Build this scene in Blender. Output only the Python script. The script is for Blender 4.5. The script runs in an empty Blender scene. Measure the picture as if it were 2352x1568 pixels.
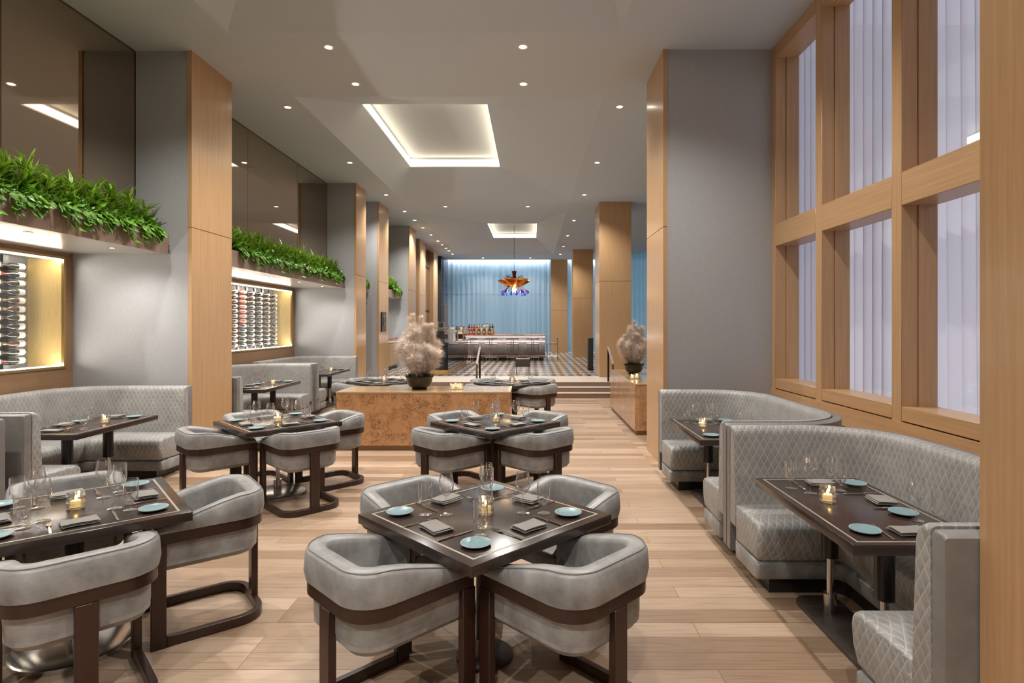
import bpy, bmesh, math, random
from math import sin, cos, pi, radians as R
from mathutils import Vector, Matrix, Euler

rnd = random.Random(11)
COL = bpy.context.scene.collection
SC = bpy.context.scene

# ------------------------------------------------------------------ mesh helper
class MB:
    def __init__(s):
        s.v = []; s.f = []; s.uv = []; s.mi = []; s.m = 0
    def face(s, idx, uv=None):
        s.f.append(tuple(idx)); s.uv.append(uv); s.mi.append(s.m)
    def box(s, x0, y0, z0, x1, y1, z1, M=None):
        b = len(s.v)
        P = [(x0,y0,z0),(x1,y0,z0),(x1,y1,z0),(x0,y1,z0),(x0,y0,z1),(x1,y0,z1),(x1,y1,z1),(x0,y1,z1)]
        if M is not None: P = [tuple(M @ Vector(p)) for p in P]
        s.v += P
        for q in ((0,3,2,1),(4,5,6,7),(0,1,5,4),(1,2,6,5),(2,3,7,6),(3,0,4,7)):
            s.face([b+i for i in q])
        return s
    def quad(s, a, b, c, d, uv=None):
        n = len(s.v); s.v += [a,b,c,d]; s.face((n,n+1,n+2,n+3), uv); return s
    def lathe(s, prof, seg=20, c=(0,0,0), rf=None, M=None):
        b = len(s.v); n = len(prof)
        for i in range(seg):
            a = 2*pi*i/seg
            k = rf(i) if rf else 1.0
            for (r, z) in prof:
                p = Vector((c[0]+r*k*cos(a), c[1]+r*k*sin(a), c[2]+z))
                s.v.append(tuple(M @ p) if M is not None else tuple(p))
        for i in range(seg):
            j = (i+1) % seg
            for k in range(n-1):
                s.face((b+i*n+k, b+j*n+k, b+j*n+k+1, b+i*n+k+1),
                       ((i/seg,k/(n-1)),((i+1)/seg,k/(n-1)),((i+1)/seg,(k+1)/(n-1)),(i/seg,(k+1)/(n-1))))
        return s
    def prism(s, poly, z0, z1):
        b = len(s.v); n = len(poly)
        s.v += [(x,y,z0) for x,y in poly] + [(x,y,z1) for x,y in poly]
        s.face([b+i for i in reversed(range(n))]); s.face([b+n+i for i in range(n)])
        for i in range(n):
            j = (i+1) % n
            s.face((b+i, b+j, b+n+j, b+n+i))
        return s
    def tube(s, pts, r, seg=8, cap=True):
        b = len(s.v); n = len(pts); pts = [Vector(p) for p in pts]
        rr = r if isinstance(r, (list, tuple)) else [r]*n
        up = Vector((0,0,1))
        for i, p in enumerate(pts):
            t = (pts[min(i+1,n-1)] - pts[max(i-1,0)]).normalized()
            u = t.cross(up)
            if u.length < 1e-3: u = t.cross(Vector((1,0,0)))
            u.normalize(); w = u.cross(t)
            for k in range(seg):
                a = 2*pi*k/seg
                s.v.append(tuple(p + (u*cos(a) + w*sin(a))*rr[i]))
        for i in range(n-1):
            for k in range(seg):
                l = (k+1) % seg
                s.face((b+i*seg+k, b+i*seg+l, b+(i+1)*seg+l, b+(i+1)*seg+k))
        if cap:
            s.face([b+k for k in reversed(range(seg))]); s.face([b+(n-1)*seg+k for k in range(seg)])
        return s
    def sweep(s, path, section, closed_section=True, caps=True, u0=0.0, endround=0.0):
        """path: list of (x, y, nx, ny, s); section(p) -> list of (offset outward, z)."""
        b = len(s.v); secs = [section(p) for p in path]; m = len(secs[0])
        if endround:
            r = endround; path = list(path)
            def ring(p, q, sec, sgn):
                tx, ty = p[0]-q[0], p[1]-q[1]; L = math.hypot(tx, ty); tx /= L; ty /= L
                c0 = sum(a for a, _ in sec)/m; c1 = sum(z for _, z in sec)/m; out = []
                for a in (40, 68, 90):
                    e = r*sin(R(a)) - r; ins = r*(1-cos(R(a))); ns = []
                    for (o, z) in sec:
                        d0, d1 = o-c0, z-c1; dl = math.hypot(d0, d1) or 1; k = max(0.0, dl-ins)/dl
                        ns.append((c0+d0*k, c1+d1*k))
                    out.append(((p[0]+tx*e, p[1]+ty*e, p[2], p[3], p[4]+sgn*e), ns))
                return (p[0]-tx*r, p[1]-ty*r, p[2], p[3], p[4]-sgn*r), out
            p0, r0 = ring(path[0], path[1], secs[0], -1); p1, r1 = ring(path[-1], path[-2], secs[-1], 1)
            path[0] = p0; path[-1] = p1
            path = [x[0] for x in reversed(r0)] + path + [x[0] for x in r1]
            secs = [x[1] for x in reversed(r0)] + secs + [x[1] for x in r1]
        vlen = [0.0]
        for i in range(1, m+1):
            a, c = secs[0][i-1], secs[0][i % m]
            vlen.append(vlen[-1] + math.hypot(a[0]-c[0], a[1]-c[1]))
        for p, sec in zip(path, secs):
            for (o, z) in sec:
                s.v.append((p[0]+p[2]*o, p[1]+p[3]*o, z))
        mm = m if closed_section else m-1
        for i in range(len(path)-1):
            ua, ub = path[i][4]+u0, path[i+1][4]+u0
            for k in range(mm):
                l = (k+1) % m
                s.face((b+i*m+k, b+(i+1)*m+k, b+(i+1)*m+l, b+i*m+l),
                       ((ua,vlen[k]),(ub,vlen[k]),(ub,vlen[k+1]),(ua,vlen[k+1])))
        if caps and closed_section:
            e = len(path)-1
            s.face([b+k for k in range(m)], [(secs[0][k][0], secs[0][k][1]) for k in range(m)])
            s.face([b+e*m+k for k in reversed(range(m))], [(secs[e][k][0], secs[e][k][1]) for k in reversed(range(m))])
        return s
    def mesh(s, name, mats, smooth=None, bevel=0.0, bseg=2, angle=40):
        me = bpy.data.meshes.new(name)
        me.from_pydata(s.v, [], s.f)
        for m in (mats if isinstance(mats, (list, tuple)) else [mats]): me.materials.append(m)
        me.polygons.foreach_set('material_index', s.mi)
        if any(u is not None for u in s.uv):
            L = me.uv_layers.new(name='UVMap'); data = [0.0]*(2*len(me.loops)); i = 0
            for f, u in zip(s.f, s.uv):
                for k in range(len(f)):
                    if u is not None: data[i], data[i+1] = u[k]
                    i += 2
            L.data.foreach_set('uv', data)
        bm = bmesh.new(); bm.from_mesh(me)
        if bevel:
            bmesh.ops.remove_doubles(bm, verts=bm.verts, dist=1e-5)
            eds = [e for e in bm.edges if len(e.link_faces) == 2 and e.calc_face_angle(0) > R(35)]
            bmesh.ops.bevel(bm, geom=eds, offset=bevel, segments=bseg, profile=0.5, affect='EDGES', clamp_overlap=True)
        bmesh.ops.recalc_face_normals(bm, faces=bm.faces)
        bm.to_mesh(me); bm.free()
        if smooth or bevel:
            me.polygons.foreach_set('use_smooth', [True]*len(me.polygons))
            me.set_sharp_from_angle(angle=R(angle))
        me.update()
        return me
    def build(s, name, mats, parent=None, **kw):
        return link(name, s.mesh(name, mats, **kw), parent)

def link(name, me, parent=None, loc=(0,0,0), rot=(0,0,0)):
    o = bpy.data.objects.new(name, me); COL.objects.link(o)
    o.location = loc; o.rotation_euler = rot
    if parent is not None: o.parent = parent
    return o

def tag(o, label=None, cat=None, group=None, kind=None):
    if label: o['label'] = label
    if cat: o['category'] = cat
    if group: o['group'] = group
    if kind: o['kind'] = kind
    return o

def thing(name, label, cat, loc=(0,0,0), rz=0.0, group=None):
    o = bpy.data.objects.new(name, None); COL.objects.link(o)
    o.location = loc; o.rotation_euler = (0,0,rz); o.empty_display_size = .1
    return tag(o, label, cat, group)

def struct(name, mb, m, parent=None, **kw):
    o = mb.build(name, m, parent, **kw)
    if parent is None: o['kind'] = 'structure'
    return o

def dup(o, parent=None, **kw):
    c = o.copy(); COL.objects.link(c)
    if parent is not None: c.parent = parent
    for ch in list(o.children): dup(ch, c)
    return c

def place(proto, used, loc, rz, label, group=None, rot=None):
    """first call moves the prototype itself, later calls copy it"""
    o = proto if proto.name not in used else dup(proto)
    used.add(proto.name)
    o.location = loc; o.rotation_euler = rot if rot else (0,0,rz)
    o['label'] = label
    if group: o['group'] = group
    return o
USED = set()

# ------------------------------------------------------------------ materials
def nt(name):
    m = bpy.data.materials.new(name); m.use_nodes = True
    t = m.node_tree; t.nodes.clear()
    out = t.nodes.new('ShaderNodeOutputMaterial')
    return m, t, out

def N(t, typ, **kw):
    n = t.nodes.new(typ)
    for k, v in kw.items():
        if k.startswith('_'): setattr(n, k[1:], v)
        else: n.inputs[k.replace('__', ' ')].default_value = v
    return n

def ramp(t, fac, stops):
    r = t.nodes.new('ShaderNodeValToRGB'); e = r.color_ramp.elements
    while len(e) < len(stops): e.new(0.5)
    for el, (p, c) in zip(e, stops):
        el.position = p; el.color = (*c, 1)
    t.links.new(fac, r.inputs['Fac']); return r

def principled(name, col, rough=.5, metal=0.0, spec=.5, coat=0.0, noise=None, bump=0.0, emis=None, trans=0.0, sheen=0.0, aniso=0.0):
    """noise = (scale, amount, stretch xyz): colour varies col*(1-amount)..col*(1+amount)"""
    m, t, out = nt(name)
    b = N(t, 'ShaderNodeBsdfPrincipled', Roughness=rough, Metallic=metal)
    b.inputs['Specular IOR Level'].default_value = spec
    b.inputs['Coat Weight'].default_value = coat
    b.inputs['Sheen Weight'].default_value = sheen
    b.inputs['Anisotropic'].default_value = aniso
    b.inputs['Base Color'].default_value = (*col, 1)
    if emis:
        b.inputs['Emission Color'].default_value = (*emis[0], 1); b.inputs['Emission Strength'].default_value = emis[1]
    if noise:
        sc, am, st = noise
        tc = N(t, 'ShaderNodeTexCoord'); mp = N(t, 'ShaderNodeMapping'); mp.inputs['Scale'].default_value = st
        nz = N(t, 'ShaderNodeTexNoise', Scale=sc, Detail=5.0, Roughness=.6)
        t.links.new(tc.outputs['Object'], mp.inputs['Vector']); t.links.new(mp.outputs[0], nz.inputs['Vector'])
        lo = tuple(max(0, c*(1-am)) for c in col); hi = tuple(min(1, c*(1+am)) for c in col)
        r = ramp(t, nz.outputs['Fac'], [(.3, lo), (.7, hi)])
        t.links.new(r.outputs[0], b.inputs['Base Color'])
        if bump:
            bp = N(t, 'ShaderNodeBump', Strength=bump, Distance=.01)
            t.links.new(nz.outputs['Fac'], bp.inputs['Height']); t.links.new(bp.outputs[0], b.inputs['Normal'])
    t.links.new(b.outputs[0], out.inputs[0])
    return m

def emission(name, col, strength):
    m, t, out = nt(name)
    e = N(t, 'ShaderNodeEmission', Strength=strength); e.inputs[0].default_value = (*col, 1)
    t.links.new(e.outputs[0], out.inputs[0]); return m

def thin_glass(name, tint=(1,1,1), edge=.75, base=.045, rough=.0, power=2.6):
    m, t, out = nt(name)
    lw = N(t, 'ShaderNodeLayerWeight', Blend=.5)
    pw = N(t, 'ShaderNodeMath', _operation='POWER'); pw.inputs[1].default_value = power
    ml = N(t, 'ShaderNodeMath', _operation='MULTIPLY_ADD'); ml.inputs[1].default_value = edge; ml.inputs[2].default_value = base
    tr = N(t, 'ShaderNodeBsdfTransparent'); tr.inputs[0].default_value = (*tint, 1)
    gl = N(t, 'ShaderNodeBsdfGlossy', Roughness=rough); gl.inputs[0].default_value = (1,1,1,1)
    mx = N(t, 'ShaderNodeMixShader')
    t.links.new(lw.outputs['Facing'], pw.inputs[0]); t.links.new(pw.outputs[0], ml.inputs[0])
    t.links.new(ml.outputs[0], mx.inputs[0]); t.links.new(tr.outputs[0], mx.inputs[1]); t.links.new(gl.outputs[0], mx.inputs[2])
    t.links.new(mx.outputs[0], out.inputs[0]); return m

def wood(name, dark, light, axis='z', scale=1.0, rough=.4, coat=0.0, spec=.5, freq=22):
    m, t, out = nt(name)
    tc = N(t, 'ShaderNodeTexCoord'); mp = N(t, 'ShaderNodeMapping')
    st = {'x': (.6, freq, freq), 'y': (freq, .6, freq), 'z': (freq, freq, .6)}[axis]
    mp.inputs['Scale'].default_value = tuple(a*scale for a in st)
    n1 = N(t, 'ShaderNodeTexNoise', Scale=2.2, Detail=6.0, Roughness=.65)
    t.links.new(tc.outputs['Object'], mp.inputs['Vector']); t.links.new(mp.outputs[0], n1.inputs['Vector'])
    r = ramp(t, n1.outputs['Fac'], [(.25, dark), (.75, light)])
    b = N(t, 'ShaderNodeBsdfPrincipled', Roughness=rough)
    b.inputs['Coat Weight'].default_value = coat; b.inputs['Coat Roughness'].default_value = .15
    b.inputs['Specular IOR Level'].default_value = spec
    t.links.new(r.outputs[0], b.inputs['Base Color'])
    bp = N(t, 'ShaderNodeBump', Strength=.05, Distance=.003)
    t.links.new(n1.outputs['Fac'], bp.inputs['Height']); t.links.new(bp.outputs[0], b.inputs['Normal'])
    t.links.new(b.outputs[0], out.inputs[0]); return m

def floor_wood():
    m, t, out = nt('floor_oak')
    tc = N(t, 'ShaderNodeTexCoord')
    br = N(t, 'ShaderNodeTexBrick', Scale=1.0)
    br.offset = .37; br.offset_frequency = 3
    br.inputs['Brick Width'].default_value = 1.5; br.inputs['Row Height'].default_value = .155
    br.inputs['Mortar Size'].default_value = .0016; br.inputs['Mortar Smooth'].default_value = .1
    br.inputs['Color1'].default_value = (0,0,0,1); br.inputs['Color2'].default_value = (1,1,1,1); br.inputs['Mortar'].default_value = (.5,.5,.5,1)
    t.links.new(tc.outputs['Object'], br.inputs['Vector'])
    # per-plank random shade
    rc = ramp(t, br.outputs['Color'], [(0, (.25,.16,.10)), (.5, (.36,.25,.168)), (1, (.47,.345,.25))])
    mp = N(t, 'ShaderNodeMapping'); mp.inputs['Scale'].default_value = (1.3, 26, 1)
    nz = N(t, 'ShaderNodeTexNoise', Scale=1.6, Detail=7.0, Roughness=.62, Distortion=.6)
    ad = N(t, 'ShaderNodeVectorMath', _operation='ADD')
    t.links.new(tc.outputs['Object'], mp.inputs['Vector']); t.links.new(mp.outputs[0], ad.inputs[0]); t.links.new(br.outputs['Color'], ad.inputs[1])
    t.links.new(ad.outputs[0], nz.inputs['Vector'])
    rg = ramp(t, nz.outputs['Fac'], [(.28, (.62,.52,.44)), (.48, (1,1,1)), (.75, (1.16,1.14,1.1))])
    mx = N(t, 'ShaderNodeMix', _data_type='RGBA', _blend_type='MULTIPLY'); mx.inputs[0].default_value = .8
    t.links.new(rc.outputs[0], mx.inputs[6]); t.links.new(rg.outputs[0], mx.inputs[7])
    m2 = N(t, 'ShaderNodeMix', _data_type='RGBA'); m2.inputs[7].default_value = (.13,.075,.04,1)
    t.links.new(br.outputs['Fac'], m2.inputs[0]); t.links.new(mx.outputs[2], m2.inputs[6])
    b = N(t, 'ShaderNodeBsdfPrincipled', Roughness=.38)
    t.links.new(m2.outputs[2], b.inputs['Base Color'])
    bp = N(t, 'ShaderNodeBump', Strength=.25, Distance=.004); bp.invert = True
    t.links.new(br.outputs['Fac'], bp.inputs['Height']); t.links.new(bp.outputs[0], b.inputs['Normal'])
    t.links.new(b.outputs[0], out.inputs[0]); return m

def quilt(name):
    m, t, out = nt(name)
    tc = N(t, 'ShaderNodeTexCoord'); sp = N(t, 'ShaderNodeSeparateXYZ'); t.links.new(tc.outputs['UV'], sp.inputs[0])
    def mth(op, a, bb=None, c=None):
        n = N(t, 'ShaderNodeMath', _operation=op)
        for i, v in enumerate((a, bb, c)):
            if v is None: continue
            if isinstance(v, (int, float)): n.inputs[i].default_value = v
            else: t.links.new(v, n.inputs[i])
        return n.outputs[0]
    u = mth('DIVIDE', sp.outputs[0], .052); v = mth('DIVIDE', sp.outputs[1], .086)
    def line(e):
        fr = mth('FRACT', e); d = mth('ABSOLUTE', mth('SUBTRACT', fr, .5))   # .5 at the line
        return mth('SUBTRACT', .5, d)
    a = line(mth('ADD', u, v)); c = line(mth('SUBTRACT', u, v))
    mn = mth('MINIMUM', a, c)
    ln = N(t, 'ShaderNodeMapRange'); ln.inputs[1].default_value = .035; ln.inputs[2].default_value = .085; ln.inputs[3].default_value = 1; ln.inputs[4].default_value = 0
    t.links.new(mn, ln.inputs[0])
    nz = N(t, 'ShaderNodeTexNoise', Scale=7.0, Detail=6.0, Roughness=.65); t.links.new(tc.outputs['Object'], nz.inputs['Vector'])
    base = ramp(t, nz.outputs['Fac'], [(.28, (.225,.221,.213)), (.72, (.345,.34,.332))])
    mx = N(t, 'ShaderNodeMix', _data_type='RGBA'); mx.inputs[7].default_value = (.54,.52,.48,1)
    k = mth('MULTIPLY', ln.outputs[0], .5)
    t.links.new(k, mx.inputs[0]); t.links.new(base.outputs[0], mx.inputs[6])
    b = N(t, 'ShaderNodeBsdfPrincipled', Roughness=.42)
    t.links.new(mx.outputs[2], b.inputs['Base Color'])
    h = mth('POWER', mn, .5)
    bp = N(t, 'ShaderNodeBump', Strength=.35, Distance=.012)
    t.links.new(h, bp.inputs['Height']); t.links.new(bp.outputs[0], b.inputs['Normal'])
    t.links.new(b.outputs[0], out.inputs[0]); return m

def burl(name):
    m, t, out = nt(name)
    tc = N(t, 'ShaderNodeTexCoord')
    big = N(t, 'ShaderNodeTexNoise', Scale=6.5, Detail=2.0); t.links.new(tc.outputs['Object'], big.inputs['Vector'])
    fine = N(t, 'ShaderNodeTexNoise', Scale=75.0, Detail=3.0, Roughness=.6, Distortion=.8); t.links.new(tc.outputs['Object'], fine.inputs['Vector'])
    fig = N(t, 'ShaderNodeTexNoise', Scale=16.0, Detail=4.0); t.links.new(tc.outputs['Object'], fig.inputs['Vector'])
    rb = ramp(t, fig.outputs['Fac'], [(.3, (.40,.205,.088)), (.7, (.52,.285,.135))])
    mk = ramp(t, big.outputs['Fac'], [(.43, (0,0,0)), (.58, (1,1,1))]); sk = ramp(t, fine.outputs['Fac'], [(.48, (0,0,0)), (.58, (1,1,1))])
    ml = N(t, 'ShaderNodeMath', _operation='MULTIPLY'); t.links.new(mk.outputs[0], ml.inputs[0]); t.links.new(sk.outputs[0], ml.inputs[1])
    m9 = N(t, 'ShaderNodeMath', _operation='MULTIPLY'); m9.inputs[1].default_value = .85; t.links.new(ml.outputs[0], m9.inputs[0])
    r = N(t, 'ShaderNodeMix', _data_type='RGBA'); r.inputs[7].default_value = (.11,.045,.018,1)
    t.links.new(m9.outputs[0], r.inputs[0]); t.links.new(rb.outputs[0], r.inputs[6])
    b = N(t, 'ShaderNodeBsdfPrincipled', Roughness=.28); b.inputs['Coat Weight'].default_value = .5; b.inputs['Coat Roughness'].default_value = .12
    t.links.new(r.outputs[2], b.inputs['Base Color']); t.links.new(b.outputs[0], out.inputs[0]); return m

def checker_floor():
    m, t, out = nt('harlequin_tile')
    tc = N(t, 'ShaderNodeTexCoord'); mp = N(t, 'ShaderNodeMapping'); mp.inputs['Rotation'].default_value = (0,0,R(45)); mp.inputs['Scale'].default_value = (2.2,.62,1)
    ck = N(t, 'ShaderNodeTexChecker', Scale=2.6); ck.inputs[1].default_value = (.40,.36,.32,1); ck.inputs[2].default_value = (.10,.08,.065,1)
    t.links.new(tc.outputs['Object'], mp.inputs[0]); t.links.new(mp.outputs[0], ck.inputs[0])
    b = N(t, 'ShaderNodeBsdfPrincipled', Roughness=.2)
    t.links.new(ck.outputs[0], b.inputs['Base Color']); t.links.new(b.outputs[0], out.inputs[0]); return m

def marble(name, dark, light, vein=.62, rough=.1, scale=3.0):
    m, t, out = nt(name)
    tc = N(t, 'ShaderNodeTexCoord')
    nz = N(t, 'ShaderNodeTexNoise', Scale=scale, Detail=9.0, Roughness=.68, Distortion=1.4); t.links.new(tc.outputs['Object'], nz.inputs['Vector'])
    r = ramp(t, nz.outputs['Fac'], [(.35, dark), (vein, tuple(c*1.6 for c in dark)), (.78, light)])
    b = N(t, 'ShaderNodeBsdfPrincipled', Roughness=rough)
    t.links.new(r.outputs[0], b.inputs['Base Color']); t.links.new(b.outputs[0], out.inputs[0]); return m

def curtain_mat(name, col, tcol, tw=.6, clear=.1):
    m, t, out = nt(name)
    d = N(t, 'ShaderNodeBsdfDiffuse'); d.inputs[0].default_value = (*col, 1)
    tl = N(t, 'ShaderNodeBsdfTranslucent'); tl.inputs[0].default_value = (*tcol, 1)
    tr = N(t, 'ShaderNodeBsdfTransparent')
    a = N(t, 'ShaderNodeMixShader'); a.inputs[0].default_value = tw
    c = N(t, 'ShaderNodeMixShader'); c.inputs[0].default_value = clear
    t.links.new(d.outputs[0], a.inputs[1]); t.links.new(tl.outputs[0], a.inputs[2])
    t.links.new(a.outputs[0], c.inputs[1]); t.links.new(tr.outputs[0], c.inputs[2])
    t.links.new(c.outputs[0], out.inputs[0]); return m

def leaf_mat(name, mid, edge, variation=.35, trans=.25):
    """leaf colour across its width (UV u): pale margins, deeper centre"""
    m, t, out = nt(name)
    tc = N(t, 'ShaderNodeTexCoord'); sp = N(t, 'ShaderNodeSeparateXYZ'); t.links.new(tc.outputs['UV'], sp.inputs[0])
    r = ramp(t, sp.outputs[0], [(.0, edge), (.28, mid), (.72, mid), (1, edge)])
    nz = N(t, 'ShaderNodeTexNoise', Scale=9.0, Detail=2.0); t.links.new(tc.outputs['Object'], nz.inputs['Vector'])
    rv = ramp(t, nz.outputs['Fac'], [(.3, (1-variation,)*3), (.7, (1+variation*.5,)*3)])
    mx = N(t, 'ShaderNodeMix', _data_type='RGBA', _blend_type='MULTIPLY'); mx.inputs[0].default_value = 1
    t.links.new(r.outputs[0], mx.inputs[6]); t.links.new(rv.outputs[0], mx.inputs[7])
    b = N(t, 'ShaderNodeBsdfPrincipled', Roughness=.35); t.links.new(mx.outputs[2], b.inputs['Base Color'])
    tl = N(t, 'ShaderNodeBsdfTranslucent'); t.links.new(mx.outputs[2], tl.inputs[0])
    a = N(t, 'ShaderNodeMixShader'); a.inputs[0].default_value = trans
    t.links.new(b.outputs[0], a.inputs[1]); t.links.new(tl.outputs[0], a.inputs[2]); t.links.new(a.outputs[0], out.inputs[0]); return m

M = {}
M['wall_grey'] = principled('grey_wallcovering', (.375,.38,.39), .62, noise=(60, .05, (1,1,.3)))
M['ceiling'] = principled('ceiling_paint', (.495,.54,.58), .8)
M['oak'] = wood('oak_veneer', (.42,.25,.122), (.56,.355,.185), 'z', rough=.33, coat=.15)
M['oak_h'] = wood('oak_veneer_flat', (.42,.25,.122), (.56,.355,.185), 'y', rough=.36, coat=.1)
M['seam'] = principled('shadow_gap', (.03,.02,.015), .8)
M['floor'] = floor_wood()
M['riser'] = principled('step_riser', (.24,.15,.10), .5)
M['tread'] = principled('pale_stone_tread', (.58,.50,.43), .35, noise=(20,.1,(1,6,1)))
M['tiles'] = checker_floor()
M['walnut'] = wood('dark_walnut', (.018,.0075,.0045), (.042,.016,.009), 'x', rough=.34, coat=.12)
M['walnut_v'] = wood('dark_walnut_upright', (.019,.0075,.0045), (.046,.017,.010), 'z', rough=.34, coat=.12)
M['tabletop'] = wood('wenge_top', (.022,.013,.010), (.042,.026,.020), 'x', rough=.24, coat=.15, freq=14)
M['inlay'] = principled('metal_inlay', (.52,.48,.40), .3, metal=.55)
M['leather'] = principled('grey_leather', (.262,.260,.254), .38, noise=(7, .36, (1,1,1)), bump=.08)
M['leather_lo'] = M['leather']
M['leather_shaded'] = principled('shaded_grey_leather', (.20,.193,.185), .42, noise=(5.5, .2, (1,1,1)), bump=.06)  # grey leather, shade on the booths' outer sides put into the colour
M['quilt'] = quilt('quilted_leather')
M['piping'] = principled('leather_seam', (.22,.21,.20), .45)
M['black'] = principled('black_lacquer', (.012,.011,.011), .3)
M['blackmetal'] = principled('black_metal', (.015,.015,.016), .35, metal=.6)
M['steel'] = principled('brushed_steel', (.58,.55,.51), .22, metal=1, aniso=.4)
M['bronze'] = principled('bronze', (.24,.16,.08), .35, metal=.9)
M['brass'] = principled('brass', (.62,.42,.17), .28, metal=1)
M['gold'] = principled('brushed_gold_panel', (.50,.36,.135), .45, metal=.3, noise=(18,.12,(6,6,.3)))
M['nichegrey'] = principled('niche_back_grey', (.085,.087,.092), .5)
M['niche_wood'] = wood('brown_panel', (.26,.15,.075), (.34,.20,.105), 'y', rough=.35)
M['soffit'] = principled('satin_soffit', (.52,.48,.44), .22, spec=.6)
M['planter'] = principled('planter_bronze_face', (.36,.26,.20), .42, metal=.25, noise=(3,.12,(1,2,1)))
M['soil'] = principled('soil', (.035,.025,.015), .9)
M['mirror'] = principled('smoked_mirror', (.51,.42,.335), .02, metal=1)
M['darkglass'] = principled('dark_reflective_glass', (.55,.6,.68), .03, metal=1)
M['glass'] = thin_glass('clear_glass', edge=1.0, base=.055, power=2.1)
M['cutglass'] = thin_glass('cut_glass', edge=.95, base=.16, power=1.2, rough=.03)
M['pane'] = thin_glass('window_glass', edge=.6, base=.05, power=3.5)
M['plate'] = principled('blue_grey_glaze', (.175,.295,.325), .3)
M['plate_rim'] = principled('plate_rim', (.36,.38,.37), .35)
M['napkin'] = principled('grey_linen', (.235,.222,.203), .85, noise=(160,.08,(1,1,1)))
M['flatware'] = principled('flatware_steel', (.55,.47,.40), .15, metal=1)
M['wax'] = principled('candle_wax', (.85,.72,.45), .5, emis=((1,.62,.2), .9))
M['flame'] = emission('flame', (1,.62,.22), 45)
M['burl'] = burl('burl_veneer')
M['burl_top'] = wood('burl_console_top', (.40,.26,.13), (.52,.36,.20), 'x', rough=.16, coat=.5, freq=6)
M['bowl'] = principled('dark_bronze_bowl', (.038,.027,.018), .3, metal=.5, noise=(6,.3,(1,1,1)))
M['pampas'] = principled('pampas_fluff', (.73,.62,.52), .8, sheen=.4, noise=(9,.28,(1,1,1)))
M['pampas_dark'] = principled('pampas_core', (.36,.21,.12), .8, noise=(9,.28,(1,1,1)))
M['succulent'] = leaf_mat('dark_green_leaf', (.03,.075,.02), (.06,.13,.03))
M['dracaena'] = leaf_mat('dracaena_leaf', (.14,.31,.022), (.40,.52,.06), .45)
M['pothos'] = leaf_mat('pothos_leaf', (.115,.30,.020), (.22,.42,.035), .45)
M['stem'] = principled('vine_stem', (.16,.22,.05), .6)
M['curtain_blue'] = curtain_mat('sheer_curtain', (.50,.57,.64), (.14,.44,.52), .55, .06)
M['curtain_r'] = curtain_mat('sheer_window_curtain', (.82,.82,.82), (.86,.84,.86), .55, .08)
M['stone_black'] = marble('black_marble', (.012,.013,.015), (.10,.11,.115), vein=.66, rough=.06)
M['stone_bar'] = marble('bar_marble', (.16,.14,.14), (.5,.46,.45), rough=.14, scale=2.5)
M['copper'] = principled('copper_top', (.78,.40,.28), .25, metal=.8)
M['copperlamp'] = principled('copper_shade', (.78,.27,.05), .22, metal=.95)
M['redlamp'] = principled('red_cone', (.20,.025,.012), .3, metal=.5)
M['navy'] = principled('navy_gloss_panel', (.035,.045,.085), .12)
M['darkstone'] = principled('dark_stone', (.03,.027,.025), .35)
M['doorwood'] = wood('door_wood', (.16,.06,.02), (.24,.09,.03), 'z')
M['railmetal'] = principled('pale_bronze_rail', (.34,.27,.22), .38, metal=.3)
M['panelgrey'] = principled('pale_grey_panel', (.36,.37,.41), .4)
M['white'] = principled('white_enamel', (.8,.8,.8), .4)
M['paper'] = principled('wine_label', (.55,.52,.46), .6, noise=(40,.3,(1,1,1)))
M['bottle_dark'] = principled('dark_bottle', (.012,.016,.011), .08, coat=.4)
M['bottle_brown'] = principled('brown_bottle', (.05,.022,.008), .1, coat=.3)
M['bottle_rose'] = principled('rose_wine', (.62,.13,.07), .1, coat=.4)
M['foil_red'] = principled('red_foil', (.30,.015,.02), .3, metal=.5)
M['foil_black'] = principled('black_foil', (.02,.02,.022), .3, metal=.4)
M['foil_gold'] = principled('gold_foil', (.5,.36,.13), .3, metal=.8)
M['liq_red'] = principled('red_spirit', (.45,.03,.02), .1, coat=.5)
M['liq_amber'] = principled('amber_spirit', (.55,.25,.04), .1, coat=.5)
M['liq_clear'] = principled('pale_bottle', (.55,.62,.5), .1, coat=.5)
M['liq_green'] = principled('green_bottle', (.06,.16,.09), .1, coat=.5)
M['lens'] = emission('downlight_lens', (1,.90,.74), 30)
M['cove'] = emission('cove_led', (1,.82,.58), 8.0)
M['led'] = emission('niche_led', (1,.91,.78), 100)
M['led_w'] = emission('curtain_led', (.86,.91,1.0), 130)
M['led_bar'] = emission('bar_led', (1,.90,.84), 40)
M['bulb'] = emission('chandelier_bulb', (1,.66,.12), 16)
M['bluedrop'] = principled('blue_glass_drop', (.02,.14,.75), .05, coat=.6, emis=((.02,.16,.8), .25))
M['purpledrop'] = principled('purple_glass_drop', (.17,.06,.55), .05, coat=.6, emis=((.2,.06,.6), .2))
M['cord'] = principled('black_cord', (.02,.018,.017), .6)
M['speaker_black'] = principled('black_speaker', (.02,.017,.016), .5)
M['brownleather'] = principled('brown_leather', (.05,.036,.03), .4)

# ------------------------------------------------------------------ camera
F = 1332.0
cam = bpy.data.cameras.new('camera'); cam.sensor_width = 36; cam.sensor_fit = 'HORIZONTAL'; cam.lens = F/2352*36
cam.shift_x = -46/2352; cam.shift_y = -38/2352; cam.clip_start = .05; cam.clip_end = 200
co = bpy.data.objects.new('camera', cam); COL.objects.link(co)
co.location = (0, 0, 1.75); co.rotation_euler = (R(90), 0, 0)
SC.camera = co

ZC = 5.135          # flat ceiling
LX, LXM, LXP, LXB = -4.2, -4.9, -4.49, -5.68      # left: column face, mirror plane, planter front, back wall
RX = 2.95           # window wall
ZF = .315           # raised bar floor

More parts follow.
